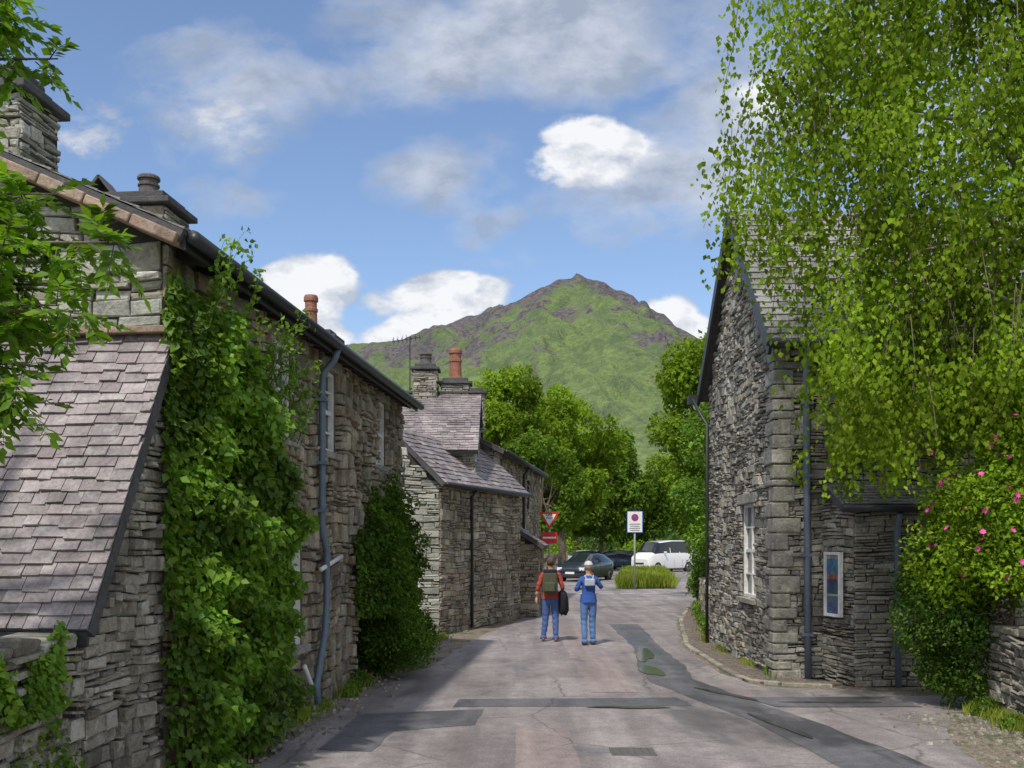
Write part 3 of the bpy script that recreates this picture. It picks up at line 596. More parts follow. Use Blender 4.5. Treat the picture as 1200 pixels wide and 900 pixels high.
poly('road',ragged([(-3.1,-4),(-2.85,6),(-2.4,9.5),(-2.3,11),(-1.95,14.5),(-1.25,18),(-.85,22),(.38,28.2),(1.1,32.7),(1.7,42),(-8,45),(-30,50),(-30,62),(0,72),(4,88),(60,88),(60,60),(12,46),(9,43),(6.6,37),(4.35,27),(3.38,20.5),(3.33,16.2),(3.6,14.9),(5.5,13.9),(14,13.9),(14,12.9),(6.1,12.85),(5.3,12.5),(4.7,11),(4.3,9),(4.1,5),(4.1,-4)],.05),.008,ASP)
poly('road_repair_patch',ragged([(2.45,26),(3.2,26),(2.95,20),(2.9,17),(2.75,15.6),(3.1,13.8),(3.5,12.0),(3.85,10),(3.95,8.6),(3.1,8.6),(3.0,10),(2.8,12),(2.4,13.7),(2.05,15.4),(2.1,17.2),(2.4,20)],.03),.012,ASPD)
poly('road_repair_patch.001',ragged([(-1.95,10.3),(-1.85,12.4),(-.35,12.8),(-.42,11.7),(-1.3,11.3),(-1.4,10.2)],.02),.012,ASPD)
poly('road_repair_patch.002',ragged([(-.75,12.95),(-.7,13.6),(2.2,13.75),(2.3,13.05)],.02),.012,ASPD)
poly('road_repair_patch.004',ragged([(3.35,12.95),(3.1,13.75),(5.0,13.8),(5.2,12.95)],.02),.016,ASPD)
poly('road_repair_patch.005',ragged([(.0,5),(.05,11.5),(.62,11.5),(.7,5)],.015),.012,ASPP)
poly('road_repair_patch.006',ragged([(1.1,14.2),(1.0,26),(1.7,26),(1.75,14.2)],.02),.012,ASPP)
poly('road_repair_patch.007',ragged([(1.9,8.2),(1.95,9.3),(4.1,9.35),(4.2,8.2)],.02),.016,ASPD)
m,nt=newmat('puddle_water');t=NT(nt);t.out(t.pr((.06,.062,.065),.12)); PUD=m
def puddle(name,cx,cy,a,b,ph,rot=0):
    L=[]
    for k in range(48):
        th=k/48*6.283; r=1+.16*math.sin(2*th+ph)+.13*math.sin(3*th+ph*2)+.06*math.sin(5*th+ph*3)+R.uniform(-.02,.02); x=a*math.cos(th)*r;y=b*math.sin(th)*r; L.append((cx+x*math.cos(rot)-y*math.sin(rot),cy+x*math.sin(rot)+y*math.cos(rot)))
    poly(name,L,.0205,PUD)
puddle('puddle',2.45,19.0,.14,1.3,1,-.1); puddle('puddle.001',2.25,16.6,.16,.7,2); puddle('puddle.002',1.5,12.9,.5,.08,3); puddle('puddle.005',3.05,11.6,.07,.7,4,.2); puddle('puddle.006',2.95,14.0,.08,.6,4,.45); puddle('puddle.008',4.2,13.3,.6,.07,2.5)
pv=empty('pavement',(3.7,20,0))
pp=[(3.5,15.15),(4.6,14.75),(4.9,15.0),(4.15,15.6),(4.15,21.2),(6.0,33),(5.7,33),(4.45,27),(3.5,20.5),(3.46,16.2)]
V=[(x,y,.04) for x,y in pp]+[(x,y,0) for x,y in pp];k=len(pp)
mesh('paving',V,[tuple(range(k))]+[(i,(i+1)%k,(i+1)%k+k,i+k) for i in range(k)],SETT,pv)
ke=[(4.6,14.75),(3.9,14.95),(3.56,15.3),(3.46,16.2),(3.5,20.5),(4.45,27),(5.7,33)];kb=[]
for a,b in zip(ke,ke[1:]):
    a=Vector((*a,.02));b=Vector((*b,.02));L=(b-a).length;q=max(1,int(L/.4))
    for i in range(q): kb.append(beamV(a.lerp(b,i/q)+Vector((R.uniform(-.02,.02),0,R.uniform(-.008,.008))),a.lerp(b,(i+.95)/q),.11,.065))
boxes('kerb_stones',kb,ST_W,pv,.015)
boxes('drain_cover',[boxV((1.2,10.2,.013),Vector((.22,0,0)),Vector((0,.18,0)),Vector((0,0,.004)))]+[boxV((1.2-.18+i*.072,10.2,.0195),Vector((.015,0,0)),Vector((0,.15,0)),Vector((0,0,.003))) for i in range(6)],simple('cast_iron',(.13,.12,.11),.6,.2))
mk=simple('road_marking_paint',(.6,.6,.57),.7)
boxes('give_way_line',[boxV((2.0+i*.9,41.0+i*.15,.012),Vector((.3,0,0)),Vector((0,.1,0)),Vector((0,0,.002))) for i in range(5)],mk)
w=[]
for i in range(1300):
    if i%2: y=R.uniform(8,24) if i%3 else R.uniform(8.5,13); x=(LX(y)+abs(R.gauss(0,.28))+.07)
    else: y=R.uniform(9,12.4); x=5.75-abs(R.gauss(0,.5))
    s=R.uniform(.006,.024); w.append(boxV((x,y,.008+s*.5),Vector((s,s*.3,0)),Vector((-s*.3,s*.8,0)),Vector((0,s*.2,s*.6))))
boxes('loose_gravel',w,ST_W)
pts=[]
for i in range(8500):
    q=R.random()
    if q<.5: y=8+15*R.random()**1.2; c=.5+.5*math.sin(y*2.7)+.3*math.sin(y*7); x=(LX(y)+.04+abs(R.gauss(0,.13)))
    elif q<.85: y=R.uniform(8.6,12.6); c=1; x=5.8-abs(R.gauss(0,.14))
    else: y=R.uniform(15.4,28); c=.4+.6*math.sin(y*3); x=(4.0 if y<21 else 4.05+(y-21.3)*.16)-abs(R.gauss(0,.07))
    if R.random()>c: continue
    pts.append((x,y,.0))
tufts('wall_foot_weeds',pts,.16,GRASS,None,.12)
crown('low_weeds',[(LX(y)+R.uniform(.1,.3),y,R.uniform(.02,.12),R.uniform(.08,.18)) for y in [9,9.3,9.8,10.1,10.9,12.8,13.9,14.3,14.6,14.9,19,19.8]]+[(3.98,15.9,.12,.08),(5.65,12.2,.1,.16),(5.55,11.4,.05,.12),(5.6,10.8,.1,.15)],5500,.045,IVY)
poly('grass_island',[(4.6,45.2),(7.4,46.5),(9.6,58),(9.4,64),(7.3,65),(5.6,56)],.03,MEAD)
pts=[]
while len(pts)<13000:
    y=R.uniform(45.5,64.5); t1=(y-45)/20; x=R.uniform(4.6+2.6*t1,7.2+2.4*t1)
    pts.append((x,y,.02))
tufts('tall_grass',pts,.6,GRASS,None,.09)
for nm,q in (('boundary_wall',((-3,73),(13,90))),('boundary_wall.001',((12,89.5),(40,88)))):
    e=empty(nm,(q[0][0],q[0][1],0)); stone_wall('courses',Fr(*q),0,1.15,ST_W,e,bh=(.3,.5),th=.22,ln=(.4,1.0),depth=.08); f=Fr(*q); mesh('top',[f(0,1.15,0),f(f.L,1.15,0),f(f.L,1.15,-.5),f(0,1.15,-.5)],[(0,1,2,3)],MORT,e)
# =============== hill
m,nt=newmat('fell_hillside');t=NT(nt);g=t.n('ShaderNodeNewGeometry');ps=g.outputs['Position'];sx=t.n('ShaderNodeSeparateXYZ',{0:ps})
n1=t.noise(ps,.0075,6,.62,.8);n2=t.noise(ps,.035,5,.7,.5);n3=t.noise(ps,.16,4,.7)
gcol=t.mix(t.ramp(n2,[(.38,0.0),(.62,1.0)]),(.085,.14,.028),(.20,.27,.05))
gcol=t.mix(t.ramp(n3,[(.45,0.0),(.62,.6)]),gcol,(.08,.10,.035))
bcol=t.mix(t.ramp(n3,[(.42,0.0),(.6,1.0)]),(.06,.045,.045),(.17,.14,.13))
hz=t.m('MULTIPLY',t.m('SUBTRACT',sx.outputs[2],235.0),.0011); rx=t.m('MINIMUM',t.m('MULTIPLY',t.m('ABSOLUTE',t.m('SUBTRACT',sx.outputs[0],70.0)),.0010),.12)
msk=t.ramp(t.m('ADD',t.m('ADD',n1,t.m('MULTIPLY',t.m('SUBTRACT',n2,.5),.9)),t.m('ADD',hz,rx)),[(.585,0.0),(.655,1.0)])
c=t.mix(msk,gcol,bcol); sl=t.n('ShaderNodeSeparateXYZ',{0:g.outputs['Normal']}).outputs[2]
c=t.mix(t.ramp(sl,[(.46,.85),(.62,0.0)]),c,(.095,.082,.075)); c=t.mix(.08,c,(.20,.25,.34))  # last mix paints distance haze into the hill colour as a blue tint
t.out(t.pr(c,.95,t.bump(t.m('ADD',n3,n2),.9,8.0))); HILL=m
prof=[(-2400,120),(-1200,190),(-700,235),(-375,272),(-300,286),(-230,296),(-163,300),(-130,314),(-100,322),(-50,338),(0,358),(40,377),(60,385),(78,389),(88,391),(94,396),(100,393),(108,390),(118,389),(135,386),(150,377),(175,370),(192,352),(205,350),(222,342),(240,322),(255,312),(290,275),(340,240),(440,195),(600,160),(1000,120),(2400,30)]
def hprof(x):
    for (a,b),(c,d) in zip(prof,prof[1:]):
        if a<=x<=c: return b+(d-b)*(x-a)/(c-a)
    return 20
xs=sorted(set(list(np.linspace(-2400,-450,40))+list(np.linspace(-450,550,260))+list(np.linspace(550,2400,40)))); ys=list(np.linspace(480,1500,170))+list(np.linspace(1510,2300,16))
V=[];F=[];nx=len(xs)
for y in ys:
    for x in xs:
        H=hprof(x*(1.0)); k=(y-480)/1020
        if y<=1500: f=k**1.12
        else: f=max(0,1-(y-1500)/900)
        ridge=1-abs(mn.fractal(Vector((x*.0065+y*.002,y*.0029,1.3)),1.0,2.1,4))
        nse=mn.fractal(Vector((x*.012,y*.011,.5)),.9,2.2,4)
        env=min(1,k*3)*(1-math.exp(-abs(1500-y)/70)) if y<1500 else .2
        cr=max(0,mn.fractal(Vector((x*.02,y*.008,7)),.9,2.2,4)-.25)*24
        z=H*f+((ridge-.8)*56+nse*13)*env+(mn.fractal(Vector((x*.05,y*.03,2)),.9,2.2,3)*3.4)*min(1,k*2)+cr*env-3
        lim=2.1+(H-2.1)*y/1500-3*(1500-y)/300 if y<1500 else 1e9
        V.append((x,y,min(z,lim+2)))
for j in range(len(ys)-1):
    for i in range(nx-1): a=j*nx+i; F.append((a,a+1,a+nx+1,a+nx))
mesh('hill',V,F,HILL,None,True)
# =============== vehicles
TYRE=simple('tyre_rubber',(.02,.02,.02),.8);RIM=simple('alloy_rim',(.45,.46,.48),.35,.8);LAMP=simple('headlamp_glass',(.7,.72,.75),.1);PLATE=simple('number_plate',(.75,.75,.7),.5);TRIM=simple('black_trim',(.02,.02,.022),.5);RED=simple('tail_lamp',(.4,.02,.02),.3)
CGL=simple('car_glass',(.02,.025,.03),.03)
def car(name,loc,rot,paint,st,wr,wx,plate=True,glass=((3,4),(4,5),(5,6),(6,7)),wind=(3,6)):
    e=empty(name,loc); M=Matrix.Translation(loc)@Matrix.Rotation(rot,4,'Z'); Ln=st[-1][0]
    T=lambda x,y,z: M@Vector((x-Ln/2,y,z))
    V=[];F=[];mi=[];ns=len(st)
    for (x,w,zb,be_,tp_,rh_) in st:
        half=[(w*.8,zb),(w*.97,zb+.08),(w,zb+.25),(w,be_-.18),(w*.97,be_),(rh_,tp_-.07),(rh_*.88,tp_-.015),(rh_*.45,tp_)]
        ring=[(y,z) for y,z in half]+[(-y,z) for y,z in reversed(half)]
        for y,z in ring: V.append(T(x,y,z))
    k=16
    for i in range(ns-1):
        for j in range(k):
            a=i*k+j;b=i*k+(j+1)%k; F.append((a,b,b+k,a+k))
            seg=j if j<8 else 14-j
            gl=(i in [g[0] for g in glass] and seg==4) or (i in wind and seg in(5,6,7))
            mi.append(1 if gl else 0)
    F.append(tuple(range(k)));mi.append(0);F.append(tuple((ns-1)*k+j for j in reversed(range(k))));mi.append(0)
    o=mesh('body',V,F,paint,e,True); o.data.materials.append(CGL)
    for p,q in zip(o.data.polygons,mi): p.material_index=q
    o.modifiers.new('e','EDGE_SPLIT').split_angle=math.radians(38)
    ax=M.to_3x3()@Vector((1,0,0));ay=M.to_3x3()@Vector((0,1,0));az=Vector((0,0,1)); W=st[4][1]
    bx=lambda x,y,z,a,b,c:boxV(T(x,y,z),ax*a,ay*b,az*c)
    boxes('pillars',[beamV(T(x,s*(W*.965),st[4][3]+.01),T(x,s*(st[4][5]+.012),st[4][4]-.08),.06,.02) for x in (Ln*.43,Ln*.62) for s in (-1,1)],TRIM if plate else paint,e)
    fx=st[0][0]
    boxes('headlamps',[bx(fx+.13,s*W*.72,.66,.1,.15,.085) for s in(-1,1)],LAMP,e,.03)
    boxes('grille',[bx(fx+.02,0,.6,.04,.42,.06),bx(fx+.03,0,.34,.06,.6,.09)],TRIM,e,.01)
    boxes('number_plate',[bx(fx-.025,0,.46,.01,.26,.055)],PLATE,e)
    boxes('bumper',[bx(Ln-.02,0,.45,.07,W*.85,.12)],TRIM,e,.03); boxes('tail_lamps',[bx(Ln-.08,s*W*.8,.85,.06,.09,.13) for s in(-1,1)],RED,e,.02)
    boxes('door_mirrors',[bx(Ln*.30,s*(W+.09),st[4][3]+.06,.06,.1,.07) for s in(-1,1)],paint,e,.02)
    boxes('door_lines',[bx(x,s*(W+.001),.62,.006,.004,.24) for x in(Ln*.31,Ln*.5,Ln*.67) for s in(-1,1)],TRIM,e)
    for x in wx:
        for s in(-1,1):
            c=T(x,s*(W-.1),wr)
            for nm,r_,h_,mt in (('wheel_arch',wr*1.13,.101,TRIM),('tyre',wr,.12,TYRE),('rim',wr*.64,.13,RIM)):
                V=[];F=[];tubeVF([c-ay*h_,c-ay*(h_-.02),c+ay*(h_-.02),c+ay*h_],[r_*.93,r_,r_,r_*.93],24,V,F); mesh(nm,V,F,mt,e)
            boxes('rim_spokes',[boxV(c,ay*.134,(ax*math.cos(a_)+az*math.sin(a_))*wr*.55,(-ax*math.sin(a_)+az*math.cos(a_))*.03) for a_ in(0,1.047,2.094)],TRIM,e)
    return e
HS=[(0,.66,.3,.62,.66,.58),(.12,.8,.2,.72,.78,.72),(.6,.87,.18,.86,.93,.76),(1.05,.88,.18,.93,1.02,.76),(1.75,.88,.18,.96,1.42,.62),(2.5,.88,.18,.98,1.48,.61),(3.4,.87,.18,1.0,1.42,.59),(3.95,.83,.2,1.02,1.1,.68),(4.1,.76,.3,.75,.98,.66)]
def paint(n,c,me=.3): 
    m,nt=newmat(n);t=NT(nt);p=t.pr(c,.28,None,Metallic=me);p.node.inputs['Coat Weight'].default_value=.6;t.out(p);return m
car('parked_car',(4.0,55.5,0.01),math.radians(62),paint('dark_grey_paint',(.05,.065,.09),.5),HS,.32,(.78,3.3))
VS=[(0,.78,.3,.84,.9,.7),(.1,.9,.22,1.0,1.08,.82),(.35,.95,.2,1.18,1.27,.84),(.55,.96,.2,1.26,1.36,.84),(1.15,.96,.2,1.3,2.08,.76),(2.4,.96,.2,1.32,2.2,.78),(4.3,.96,.2,1.32,2.2,.78),(4.8,.94,.22,1.32,2.1,.78),(4.9,.9,.3,1.0,1.9,.76)]
car('white_van',(10.7,72,0.01),math.radians(38),paint('white_van_paint',(.8,.8,.79),0),VS,.34,(.85,3.9),False,glass=((3,4),(4,5),(5,6)),wind=(3,))
car('parked_car.001',(8.6,77,.01),math.radians(160),paint('dark_blue_paint',(.04,.06,.10)),HS,.32,(.78,3.3))
car('parked_car.002',(6.4,80,.01),math.radians(170),paint('silver_paint',(.5,.51,.52)),HS,.32,(.78,3.3))
car('parked_car.003',(13.2,78,.01),math.radians(25),paint('pale_silver_paint',(.6,.61,.62)),HS,.32,(.78,3.3))
# =============== signs
SW=simple('sign_white',(.8,.8,.78),.4);SR=simple('sign_red',(.6,.02,.02),.4);SB=simple('sign_blue',(.03,.10,.42),.4);SG=simple('sign_grey',(.3,.31,.32),.5);BLK=simple('sign_black',(.015,.015,.015),.5)
def ngon(name,c,pts,y,mat,parent,t=.012):
    V=[(c[0]+x,c[1]+y,c[2]+z) for x,z in pts]+[(c[0]+x,c[1]+y+t,c[2]+z) for x,z in pts];k=len(pts)
    return mesh(name,V,[tuple(range(k)),tuple(reversed(range(k,2*k)))]+[(i,i+k,(i+1)%k+k,(i+1)%k) for i in range(k)],mat,parent)
def text(name,s,c,size,mat,parent):
    cu=bpy.data.curves.new(name,'FONT'); cu.body=s; cu.size=size; cu.align_x='CENTER'; cu.align_y='CENTER'; cu.extrude=.001; cu.offset=size*.02
    o=bpy.data.objects.new(name,cu); o.location=c; o.rotation_euler=(math.pi/2,0,0); cu.materials.append(mat); link(o); return par(o,parent)
gs=empty('give_way_sign',(1.35,37,0)); c=(1.35,37,2.95)
tube('post',[(1.35,37.06,0),(1.35,37.06,3.3)],.035,SG,gs)
tr=lambda r:[(0,-r),(r*.9,r*.55),(-r*.9,r*.55)]
ngon('sign_border',c,tr(.40),0,SR,gs);ngon('sign_face',c,tr(.27),-.006,SW,gs,.005); text('lettering','GIVE\nWAY',(c[0],c[1]-.008,c[2]+.06),.11,BLK,gs)
ngon('red_plate',(1.35,37,2.25),[(-.28,-.2),(.28,-.2),(.28,.2),(-.28,.2)],0,SR,gs); ngon('red_plate_border',(1.35,37,2.25),[(-.24,-.03),(.24,-.03),(.24,.03),(-.24,.03)],-.006,SW,gs,.005)
zs=empty('parking_zone_sign',(5.4,45,0)); c=(5.4,45,2.98)
tube('post',[(5.4,45.06,0),(5.4,45.06,3.4)],.04,SG,zs)
rc=lambda a,b:[(-a,-b),(a,-b),(a,b),(-a,b)]
ngon('sign_border',c,rc(.35,.48),0,SB,zs);ngon('sign_face',c,rc(.32,.45),-.006,SW,zs,.005)
ci=lambda r:[(r*math.cos(k/24*6.283),r*math.sin(k/24*6.283)) for k in range(24)]
ngon('symbol_ring',(c[0],c[1],c[2]+.19),ci(.16),-.012,SR,zs,.005);ngon('symbol_disc',(c[0],c[1],c[2]+.19),ci(.12),-.018,SB,zs,.005);boxes('symbol_bar',[beamV((c[0]-.1,c[1]-.02,c[2]+.29),(c[0]+.1,c[1]-.02,c[2]+.09),.004,.04)],SR,zs)
boxes('text_lines',[boxV((c[0],c[1]-.008,c[2]-.10-i*.09),Vector((.24-.04*(i%2),0,0)),Vector((0,.002,0)),Vector((0,0,.014))) for i in range(4)],BLK,zs)
# =============== people
JE=simple('blue_denim',(.07,.13,.32),.85);JE2=simple('blue_denim_light',(.10,.20,.42),.85);SKIN=simple('skin',(.52,.30,.21),.55);REDT=simple('red_jersey',(.40,.06,.04),.85);BLU=simple('blue_jumper',(.035,.10,.36),.9);SHO=simple('orange_shoe',(.5,.12,.03),.7);SHO2=simple('brown_shoe',(.14,.07,.045),.7);HAIR=pmat('brown_hair',(.09,.055,.035),.7,.3,20,.6,90);HAIRB=pmat('fair_hair',(.34,.27,.18),.7,.3,20,.6,90);OLV=simple('olive_canvas',(.075,.08,.045),.9);BLC=pmat('black_cloth',(.014,.015,.02),.9,.3,5,.4,30);CAP=simple('pale_cap',(.6,.6,.62),.8);PALE=simple('pale_canvas',(.42,.47,.55),.85)
def skin(name,verts,edges,rad,mats,rule,parent,M,sub=2):
    me=bpy.data.meshes.new('t'); me.from_pydata(verts,edges,[]); o=bpy.data.objects.new('t',me); link(o)
    sm=o.modifiers.new('s','SKIN'); sm.use_smooth_shade=True
    for v,r in zip(me.skin_vertices[0].data,rad): v.radius=r if hasattr(r,'__len__') else (r,r)
    me.skin_vertices[0].data[0].use_root=True
    s=o.modifiers.new('u','SUBSURF'); s.levels=sub; s.render_levels=sub
    dg=bpy.context.evaluated_depsgraph_get(); nm=bpy.data.meshes.new_from_object(o.evaluated_get(dg)); bpy.data.objects.remove(o)
    for m_ in mats: nm.materials.append(m_)
    for v in nm.vertices:
        f_=.007*math.sin(v.co.z*55+v.co.x*20)*math.sin(v.co.x*35+v.co.y*30) if v.co.z<1.4 else 0
        v.co.x+=f_; v.co.y+=f_
    for p in nm.polygons: p.use_smooth=True; p.material_index=rule(p.center)
    nm.transform(M); ob=bpy.data.objects.new(name,nm); link(ob); return par(ob,parent)
def ell(name,c,r,mat,parent,M,cut=None,seg=20):
    V=[];F=[];rg=12
    for i in range(rg+1):
        a=math.pi*i/rg
        for j in range(seg):
            b=2*math.pi*j/seg; V.append(M@Vector((c[0]+r[0]*math.sin(a)*math.cos(b),c[1]+r[1]*math.sin(a)*math.sin(b),c[2]+r[2]*math.cos(a))))
    Mi=M.inverted()
    for i in range(rg):
        for j in range(seg):
            q=(i*seg+j,i*seg+(j+1)%seg,(i+1)*seg+(j+1)%seg,(i+1)*seg+j)
            ctr=sum((Mi@V[k] for k in q),Vector())/4
            if cut is None or cut(ctr): F.append(q)
    return mesh(name,V,F,mat,parent,True)
def hand(w,dr,palm,parent,M,side):
    w=Vector(w);dr=Vector(dr).normalized();palm=Vector(palm);palm=(palm-dr*palm.dot(dr)).normalized();sd=dr.cross(palm)*side
    V=[];F=[]
    tubeVF([M@(w-dr*.02),M@(w+dr*.03),M@(w+dr*.075),M@(w+dr*.09)],[.024,.034,.036,.026],8,V,F)
    for i,(o,l) in enumerate(((-.027,.062),(-.009,.072),(.009,.068),(.026,.052))):
        b=w+dr*.07+sd*o; m1=b+dr*l*.5+palm*.01; m2=m1+dr*l*.32+palm*l*.25; m3=m2+dr*l*.12+palm*l*.3; tubeVF([M@b,M@m1,M@m2,M@m3],[.0095,.009,.008,.006],6,V,F)
    b=w+dr*.025-sd*.02; tubeVF([M@b,M@(b-sd*.03+dr*.03+palm*.01),M@(b-sd*.035+dr*.06+palm*.02)],[.012,.010,.007],6,V,F)
    return mesh('hand',V,F,SKIN,parent,True)
def person(name,loc,rot,H,top,jean,shoe,hair,arms,step,kind):
    e=empty(name,loc); M=Matrix.Translation(loc)@Matrix.Rotation(rot,4,'Z')@Matrix.Scale(H/1.75,4)
    sw=.165 if kind=='man' else .15
    V=[(0,0,.97),(0,-.005,1.1),(0,0,1.26),(0,-.01,1.40),(0,0,1.47),(0,.01,1.53),(0,.015,1.60),(0,.015,1.675)]
    E=[(i,i+1) for i in range(7)]; Rd=[(.16,.125),(.145,.11),(.165,.12),(.12,.095),(.062,.06),(.056,.06),(.072,.088),(.07,.085)]
    for si,s in enumerate((1,-1)):
        el,wr=arms[si]; o=len(V); V+=[(s*sw,-.01,1.39),el,((Vector(el)+Vector(wr))/2)[:],wr]; E+=[(3,o),(o,o+1),(o+1,o+2),(o+2,o+3)]; Rd+=[.068,.05,.043,.03]
    for si,s in enumerate((1,-1)):
        kn,an=step[si]; o=len(V); V+=[(s*.09,0,.88),((Vector((s*.09,0,.88))+Vector(kn))/2)[:],kn,((Vector(kn)+Vector(an))/2)[:],an]; E+=[(0,o)]+[(o+i,o+i+1) for i in range(4)]; Rd+=[.105,.092,.074,.07,.058]
    def rule(c):
        if c.z>1.47 and abs(c.x)<.11 : return 2
        for si,s in enumerate((1,-1)):
            el,wr=Vector(arms[si][0]),Vector(arms[si][1]); d_=(wr-el); k=(c-el).dot(d_)/d_.length_squared; q=(c-(el+d_*k)).length
            if q<.075 and k>(.35 if kind=='man' else .8) and abs(c.x)>.1: return 2
        return 1 if c.z>.93 else 0
    skin('body',V,E,Rd,[jean,top,SKIN],rule,e,M)
    for si,s in enumerate((1,-1)):
        kn,an=step[si]; an=Vector(an); V=[];F=[]
        pts=[an+Vector((0,-.075,-.055)),an+Vector((0,-.05,-.045)),an+Vector((0,.03,-.04)),an+Vector((s*.01,.12,-.055)),an+Vector((s*.015,.175,-.062))]
        tubeVF([M@p for p in pts],[.025,.042,.046,.04,.022],10,V,F); mesh('shoe',V,F,shoe,e,True)
        el,wr=arms[si]; dr=Vector(wr)-Vector(el); hand(wr,dr,Vector((-s,0,0)) if abs(dr.normalized().x)<.6 else Vector((0,1,0)),e,M,s)
        tube('ear',[M@Vector((s*.072,.0,1.60)),M@Vector((s*.085,-.008,1.62)),M@Vector((s*.08,-.005,1.655))],[.01,.014,.008],SKIN,e,6)
        tube('trouser_hem',[M@(an+Vector((0,-.01,.03))),M@(an+Vector((0,-.012,-.045)))],[.06,.07],jean,e,12)
    tube('nose',[M@Vector((0,.09,1.66)),M@Vector((0,.115,1.625)),M@Vector((0,.095,1.615))],[.008,.014,.01],SKIN,e,6)
    for s in(1,-1): ell('eye',(s*.03,.088,1.655),(.013,.01,.009),WHITE,e,M,None,8); ell('iris',(s*.03,.096,1.655),(.006,.004,.006),BLK,e,M,None,8)
    ell('mouth',(0,.092,1.58),(.024,.008,.007),simple('lips',(.35,.12,.1),.5),e,M,None,8)
    ell('hair',(0,.0,1.665),(.088,.106,.098),hair,e,M,lambda c:(c.y<.05 and c.z>1.56) or c.z>1.70)
    V=[];F=[];ns=24
    for zz,rx,ry in ((1.06,.165,.125),(.95,.178,.14),(.90,.185,.145)):
        for k in range(ns): a=k/ns*6.283; V.append(M@Vector((rx*math.cos(a)*(1+.03*math.sin(a*5)),ry*math.sin(a)*(1+.03*math.sin(a*5)),zz+.008*math.sin(a*3))))
    for r_ in range(2):
        for k in range(ns): F.append((r_*ns+k,r_*ns+(k+1)%ns,(r_+1)*ns+(k+1)%ns,(r_+1)*ns+k))
    mesh('garment_hem',V,F,top,e,True)
    return e,M
def rbox(name,c,h,mat,parent,M,bev):
    o=boxes(name,[boxV((0,0,0),Vector((h[0],0,0)),Vector((0,h[1],0)),Vector((0,0,h[2])))],mat,parent,bev); o.data.transform(M@Matrix.Translation(c)); o.modifiers[0].segments=4; return o
e,M=person('man_walking',(.81,21.5,.008),math.radians(-4),1.76,REDT,JE,SHO,HAIR,[((.25,-.05,1.14),(.24,.13,1.0)),((-.26,-.04,1.13),(-.29,.03,.9))],[((.10,.04,.50),(.11,.0,.10)),((-.105,.05,.5),(-.15,.05,.10))],'man')
rbox('backpack',(0,-.21,1.24),(.155,.09,.23),OLV,e,M,.06); rbox('backpack_pocket',(0,-.31,1.15),(.11,.04,.1),OLV,e,M,.03); rbox('backpack_lid',(0,-.21,1.47),(.14,.085,.045),BLC,e,M,.03)
for s in(1,-1): tube('backpack_strap',[M@Vector(p) for p in((s*.1,-.16,1.42),(s*.11,-.07,1.475),(s*.11,.07,1.43),(s*.12,.12,1.3),(s*.13,.02,1.12),(s*.11,-.14,1.08))],.016,BLC,e,6)
V=[];F=[];nn=18
for i,(z,rx,ry,ox) in enumerate(((1.06,.05,.09,.24),(1.02,.08,.12,.25),(.9,.095,.14,.26),(.78,.10,.13,.26),(.64,.095,.11,.27),(.57,.05,.07,.28))):
    for k in range(nn): a=k/nn*6.283; V.append(M@Vector((ox+rx*math.cos(a)*(1+.18*math.sin(a*5+i*.5)),.03+ry*math.sin(a)*(1+.15*math.sin(a*4)),z+(.03*math.sin(a*3) if i>3 else 0))))
for i in range(5):
    for k in range(nn): F.append((i*nn+k,i*nn+(k+1)%nn,(i+1)*nn+(k+1)%nn,(i+1)*nn+k))
F.append(tuple(range(nn)));F.append(tuple(5*nn+k for k in range(nn)));mesh('draped_jacket',V,F,BLC,e,True)
e,M=person('woman_walking',(1.55,20.75,.008),math.radians(6),1.68,BLU,JE2,SHO2,HAIRB,[((.29,.02,1.2),(.14,.17,1.44)),((-.27,.0,1.16),(-.15,.2,1.2))],[((.09,.05,.5),(.10,.02,.10)),((-.09,.03,.5),(-.09,-.06,.10))],'woman')
ell('sun_cap',(0,.0,1.69),(.095,.112,.09),CAP,e,M,lambda c:c.z>1.68); ell('cap_brim',(0,.1,1.70),(.07,.09,.008),CAP,e,M)
rbox('shoulder_bag',(0,-.155,1.33),(.11,.04,.08),PALE,e,M,.03)
for s in(1,-1): tube('bag_strap',[M@Vector(p) for p in((s*.06,-.14,1.38),(s*.09,-.07,1.465),(s*.09,.07,1.42),(s*.1,.1,1.3))],.016,PALE,e,6)
# =============== sky / sun
w=bpy.data.worlds.new('World');scene.world=w;w.use_nodes=True;nt=w.node_tree
for x in list(nt.nodes): nt.nodes.remove(x)
t=NT(nt); S=Vector((-.27,-.64,.98)).normalized()
sky=t.n('ShaderNodeTexSky',sky_type='NISHITA',sun_disc=False); sky.sun_elevation=math.asin(S.z); sky.sun_rotation=math.atan2(S.x,S.y); sky.air_density=1.0;sky.dust_density=.8;sky.ozone_density=2.5
bg=t.n('ShaderNodeBackground',{0:t.mix(1.0,sky.outputs[0],(1.08,1.08,1.12,1),'MULTIPLY'),1:.15}).outputs[0]
gen=t.n('ShaderNodeTexCoord').outputs['Generated']; sp=t.n('ShaderNodeSeparateXYZ',{0:gen})
yy=t.m('MAXIMUM',sp.outputs[1],.04); u0=t.m('DIVIDE',sp.outputs[0],yy); v0=t.m('DIVIDE',sp.outputs[2],yy)
uv=t.n('ShaderNodeCombineXYZ',{0:u0,1:v0}).outputs[0]; uvs=t.n('ShaderNodeMapping',{'Vector':uv,'Scale':(1,1.5,1)}).outputs[0]
wp=t.n('ShaderNodeSeparateColor',{0:t.n('ShaderNodeTexNoise',{'Vector':uvs,'Scale':7.0,'Detail':3.0}).outputs[1]})
u=t.m('ADD',u0,t.m('MULTIPLY',t.m('SUBTRACT',wp.outputs[0],.5),.13)); v=t.m('ADD',v0,t.m('MULTIPLY',t.m('SUBTRACT',wp.outputs[1],.5),.09))
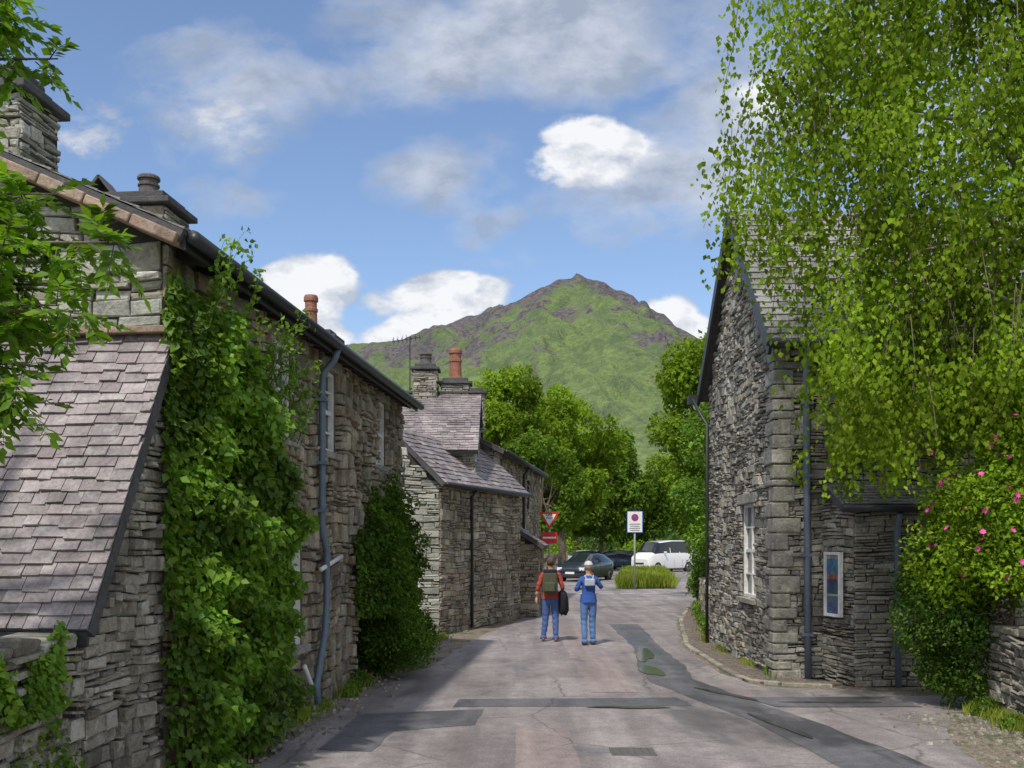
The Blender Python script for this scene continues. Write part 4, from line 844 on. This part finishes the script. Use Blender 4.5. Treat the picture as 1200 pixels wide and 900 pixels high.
nA=t.noise(uvs,10.0,6,.62,.15); off=t.n('ShaderNodeMapping',{'Vector':uvs,'Location':(.016,-.026,0)}).outputs[0]; nB=t.noise(off,10.0,5,.62,.15)
def blob(px,py,a,b,wt=1.0):
    du=t.m('DIVIDE',t.m('SUBTRACT',u,(px-600)/1200),a/1200); dv=t.m('DIVIDE',t.m('SUBTRACT',v,(635-py)/1200),b/1200)
    return t.m('MULTIPLY',t.m('SUBTRACT',1.0,t.m('ADD',t.m('MULTIPLY',du,du),t.m('MULTIPLY',dv,dv))),wt)
def group(L):
    r=None
    for b in L:
        x=blob(*b); r=x if r is None else t.m('MAXIMUM',r,x)
    return t.m('MAXIMUM',r,-.6)
wh=group([(365,330,75,48),(345,385,95,40),(525,352,85,48),(500,395,90,35),(805,368,62,32),(705,168,95,50,.9),(670,205,60,40,.8),(105,160,70,50,.5),(900,110,60,50,.5),(255,150,80,40,.3)])
gr=group([(640,40,300,95,1.2),(480,80,170,60,.9),(280,90,150,70,.75),(250,150,110,60,.6),(790,200,190,75,1.1),(860,140,150,100,1.0),(720,240,120,45,.8),(525,205,115,48,.9),(560,255,80,25,.6),(290,225,90,25,.6),(600,290,70,20,.4),(300,-150,300,120,.7),(1100,100,250,160,.8),(-200,200,300,100,.7),(1300,350,250,90,.8)])
dn=t.m('MULTIPLY',t.m('SUBTRACT',nA,.5),2.5)
aw=t.sm(t.m('ADD',wh,dn),.12,.6); ag=t.sm(t.m('ADD',gr,dn),.0,1.1)
gl=t.sm(t.noise(gen,3.2,3,.6),.42,.6); back=t.m('MAXIMUM',t.sm(sp.outputs[1],.35,.1),t.sm(sp.outputs[2],.52,.64)); gl=t.m('MULTIPLY',gl,back)  # unseen bright clouds overhead and behind the camera, added to lift ambient light
rel=t.m('MULTIPLY',t.m('SUBTRACT',nB,nA),2.8)
shw=t.ramp(t.m('ADD',t.m('ADD',.58,rel),t.m('MULTIPLY',t.m('SUBTRACT',wh,.4),.3)),[(.15,(.52,.57,.67)),(.72,(.95,.96,.98))])
shg=t.ramp(t.m('ADD',.5,rel),[(.15,(.38,.44,.55)),(.9,(.66,.70,.79))])
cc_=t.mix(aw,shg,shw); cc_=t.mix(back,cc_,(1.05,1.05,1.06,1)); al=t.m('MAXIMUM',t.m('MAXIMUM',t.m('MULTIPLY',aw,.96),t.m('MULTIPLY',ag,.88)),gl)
cb=t.n('ShaderNodeBackground',{0:cc_,1:1.0}).outputs[0]
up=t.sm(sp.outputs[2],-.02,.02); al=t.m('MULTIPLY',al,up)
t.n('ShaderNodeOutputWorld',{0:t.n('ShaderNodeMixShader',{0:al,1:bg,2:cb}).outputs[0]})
ld=bpy.data.lights.new('sun','SUN'); ld.energy=3.4; ld.angle=math.radians(2.0); ld.color=(1,.95,.86); lo=bpy.data.objects.new('sun',ld); lo.rotation_euler=S.to_track_quat('Z','Y').to_euler(); lo.location=(0,0,30); link(lo)
cd=bpy.data.cameras.new('camera'); cd.lens=36; cd.sensor_width=36; cd.shift_y=185/1200; cd.clip_end=6000; cd.clip_start=.05
co=bpy.data.objects.new('camera',cd); co.location=(0,0,2.1); co.rotation_euler=(math.pi/2,0,0); link(co); scene.camera=co
scene.view_settings.view_transform='Standard'; scene.view_settings.look='None'; scene.view_settings.exposure=0
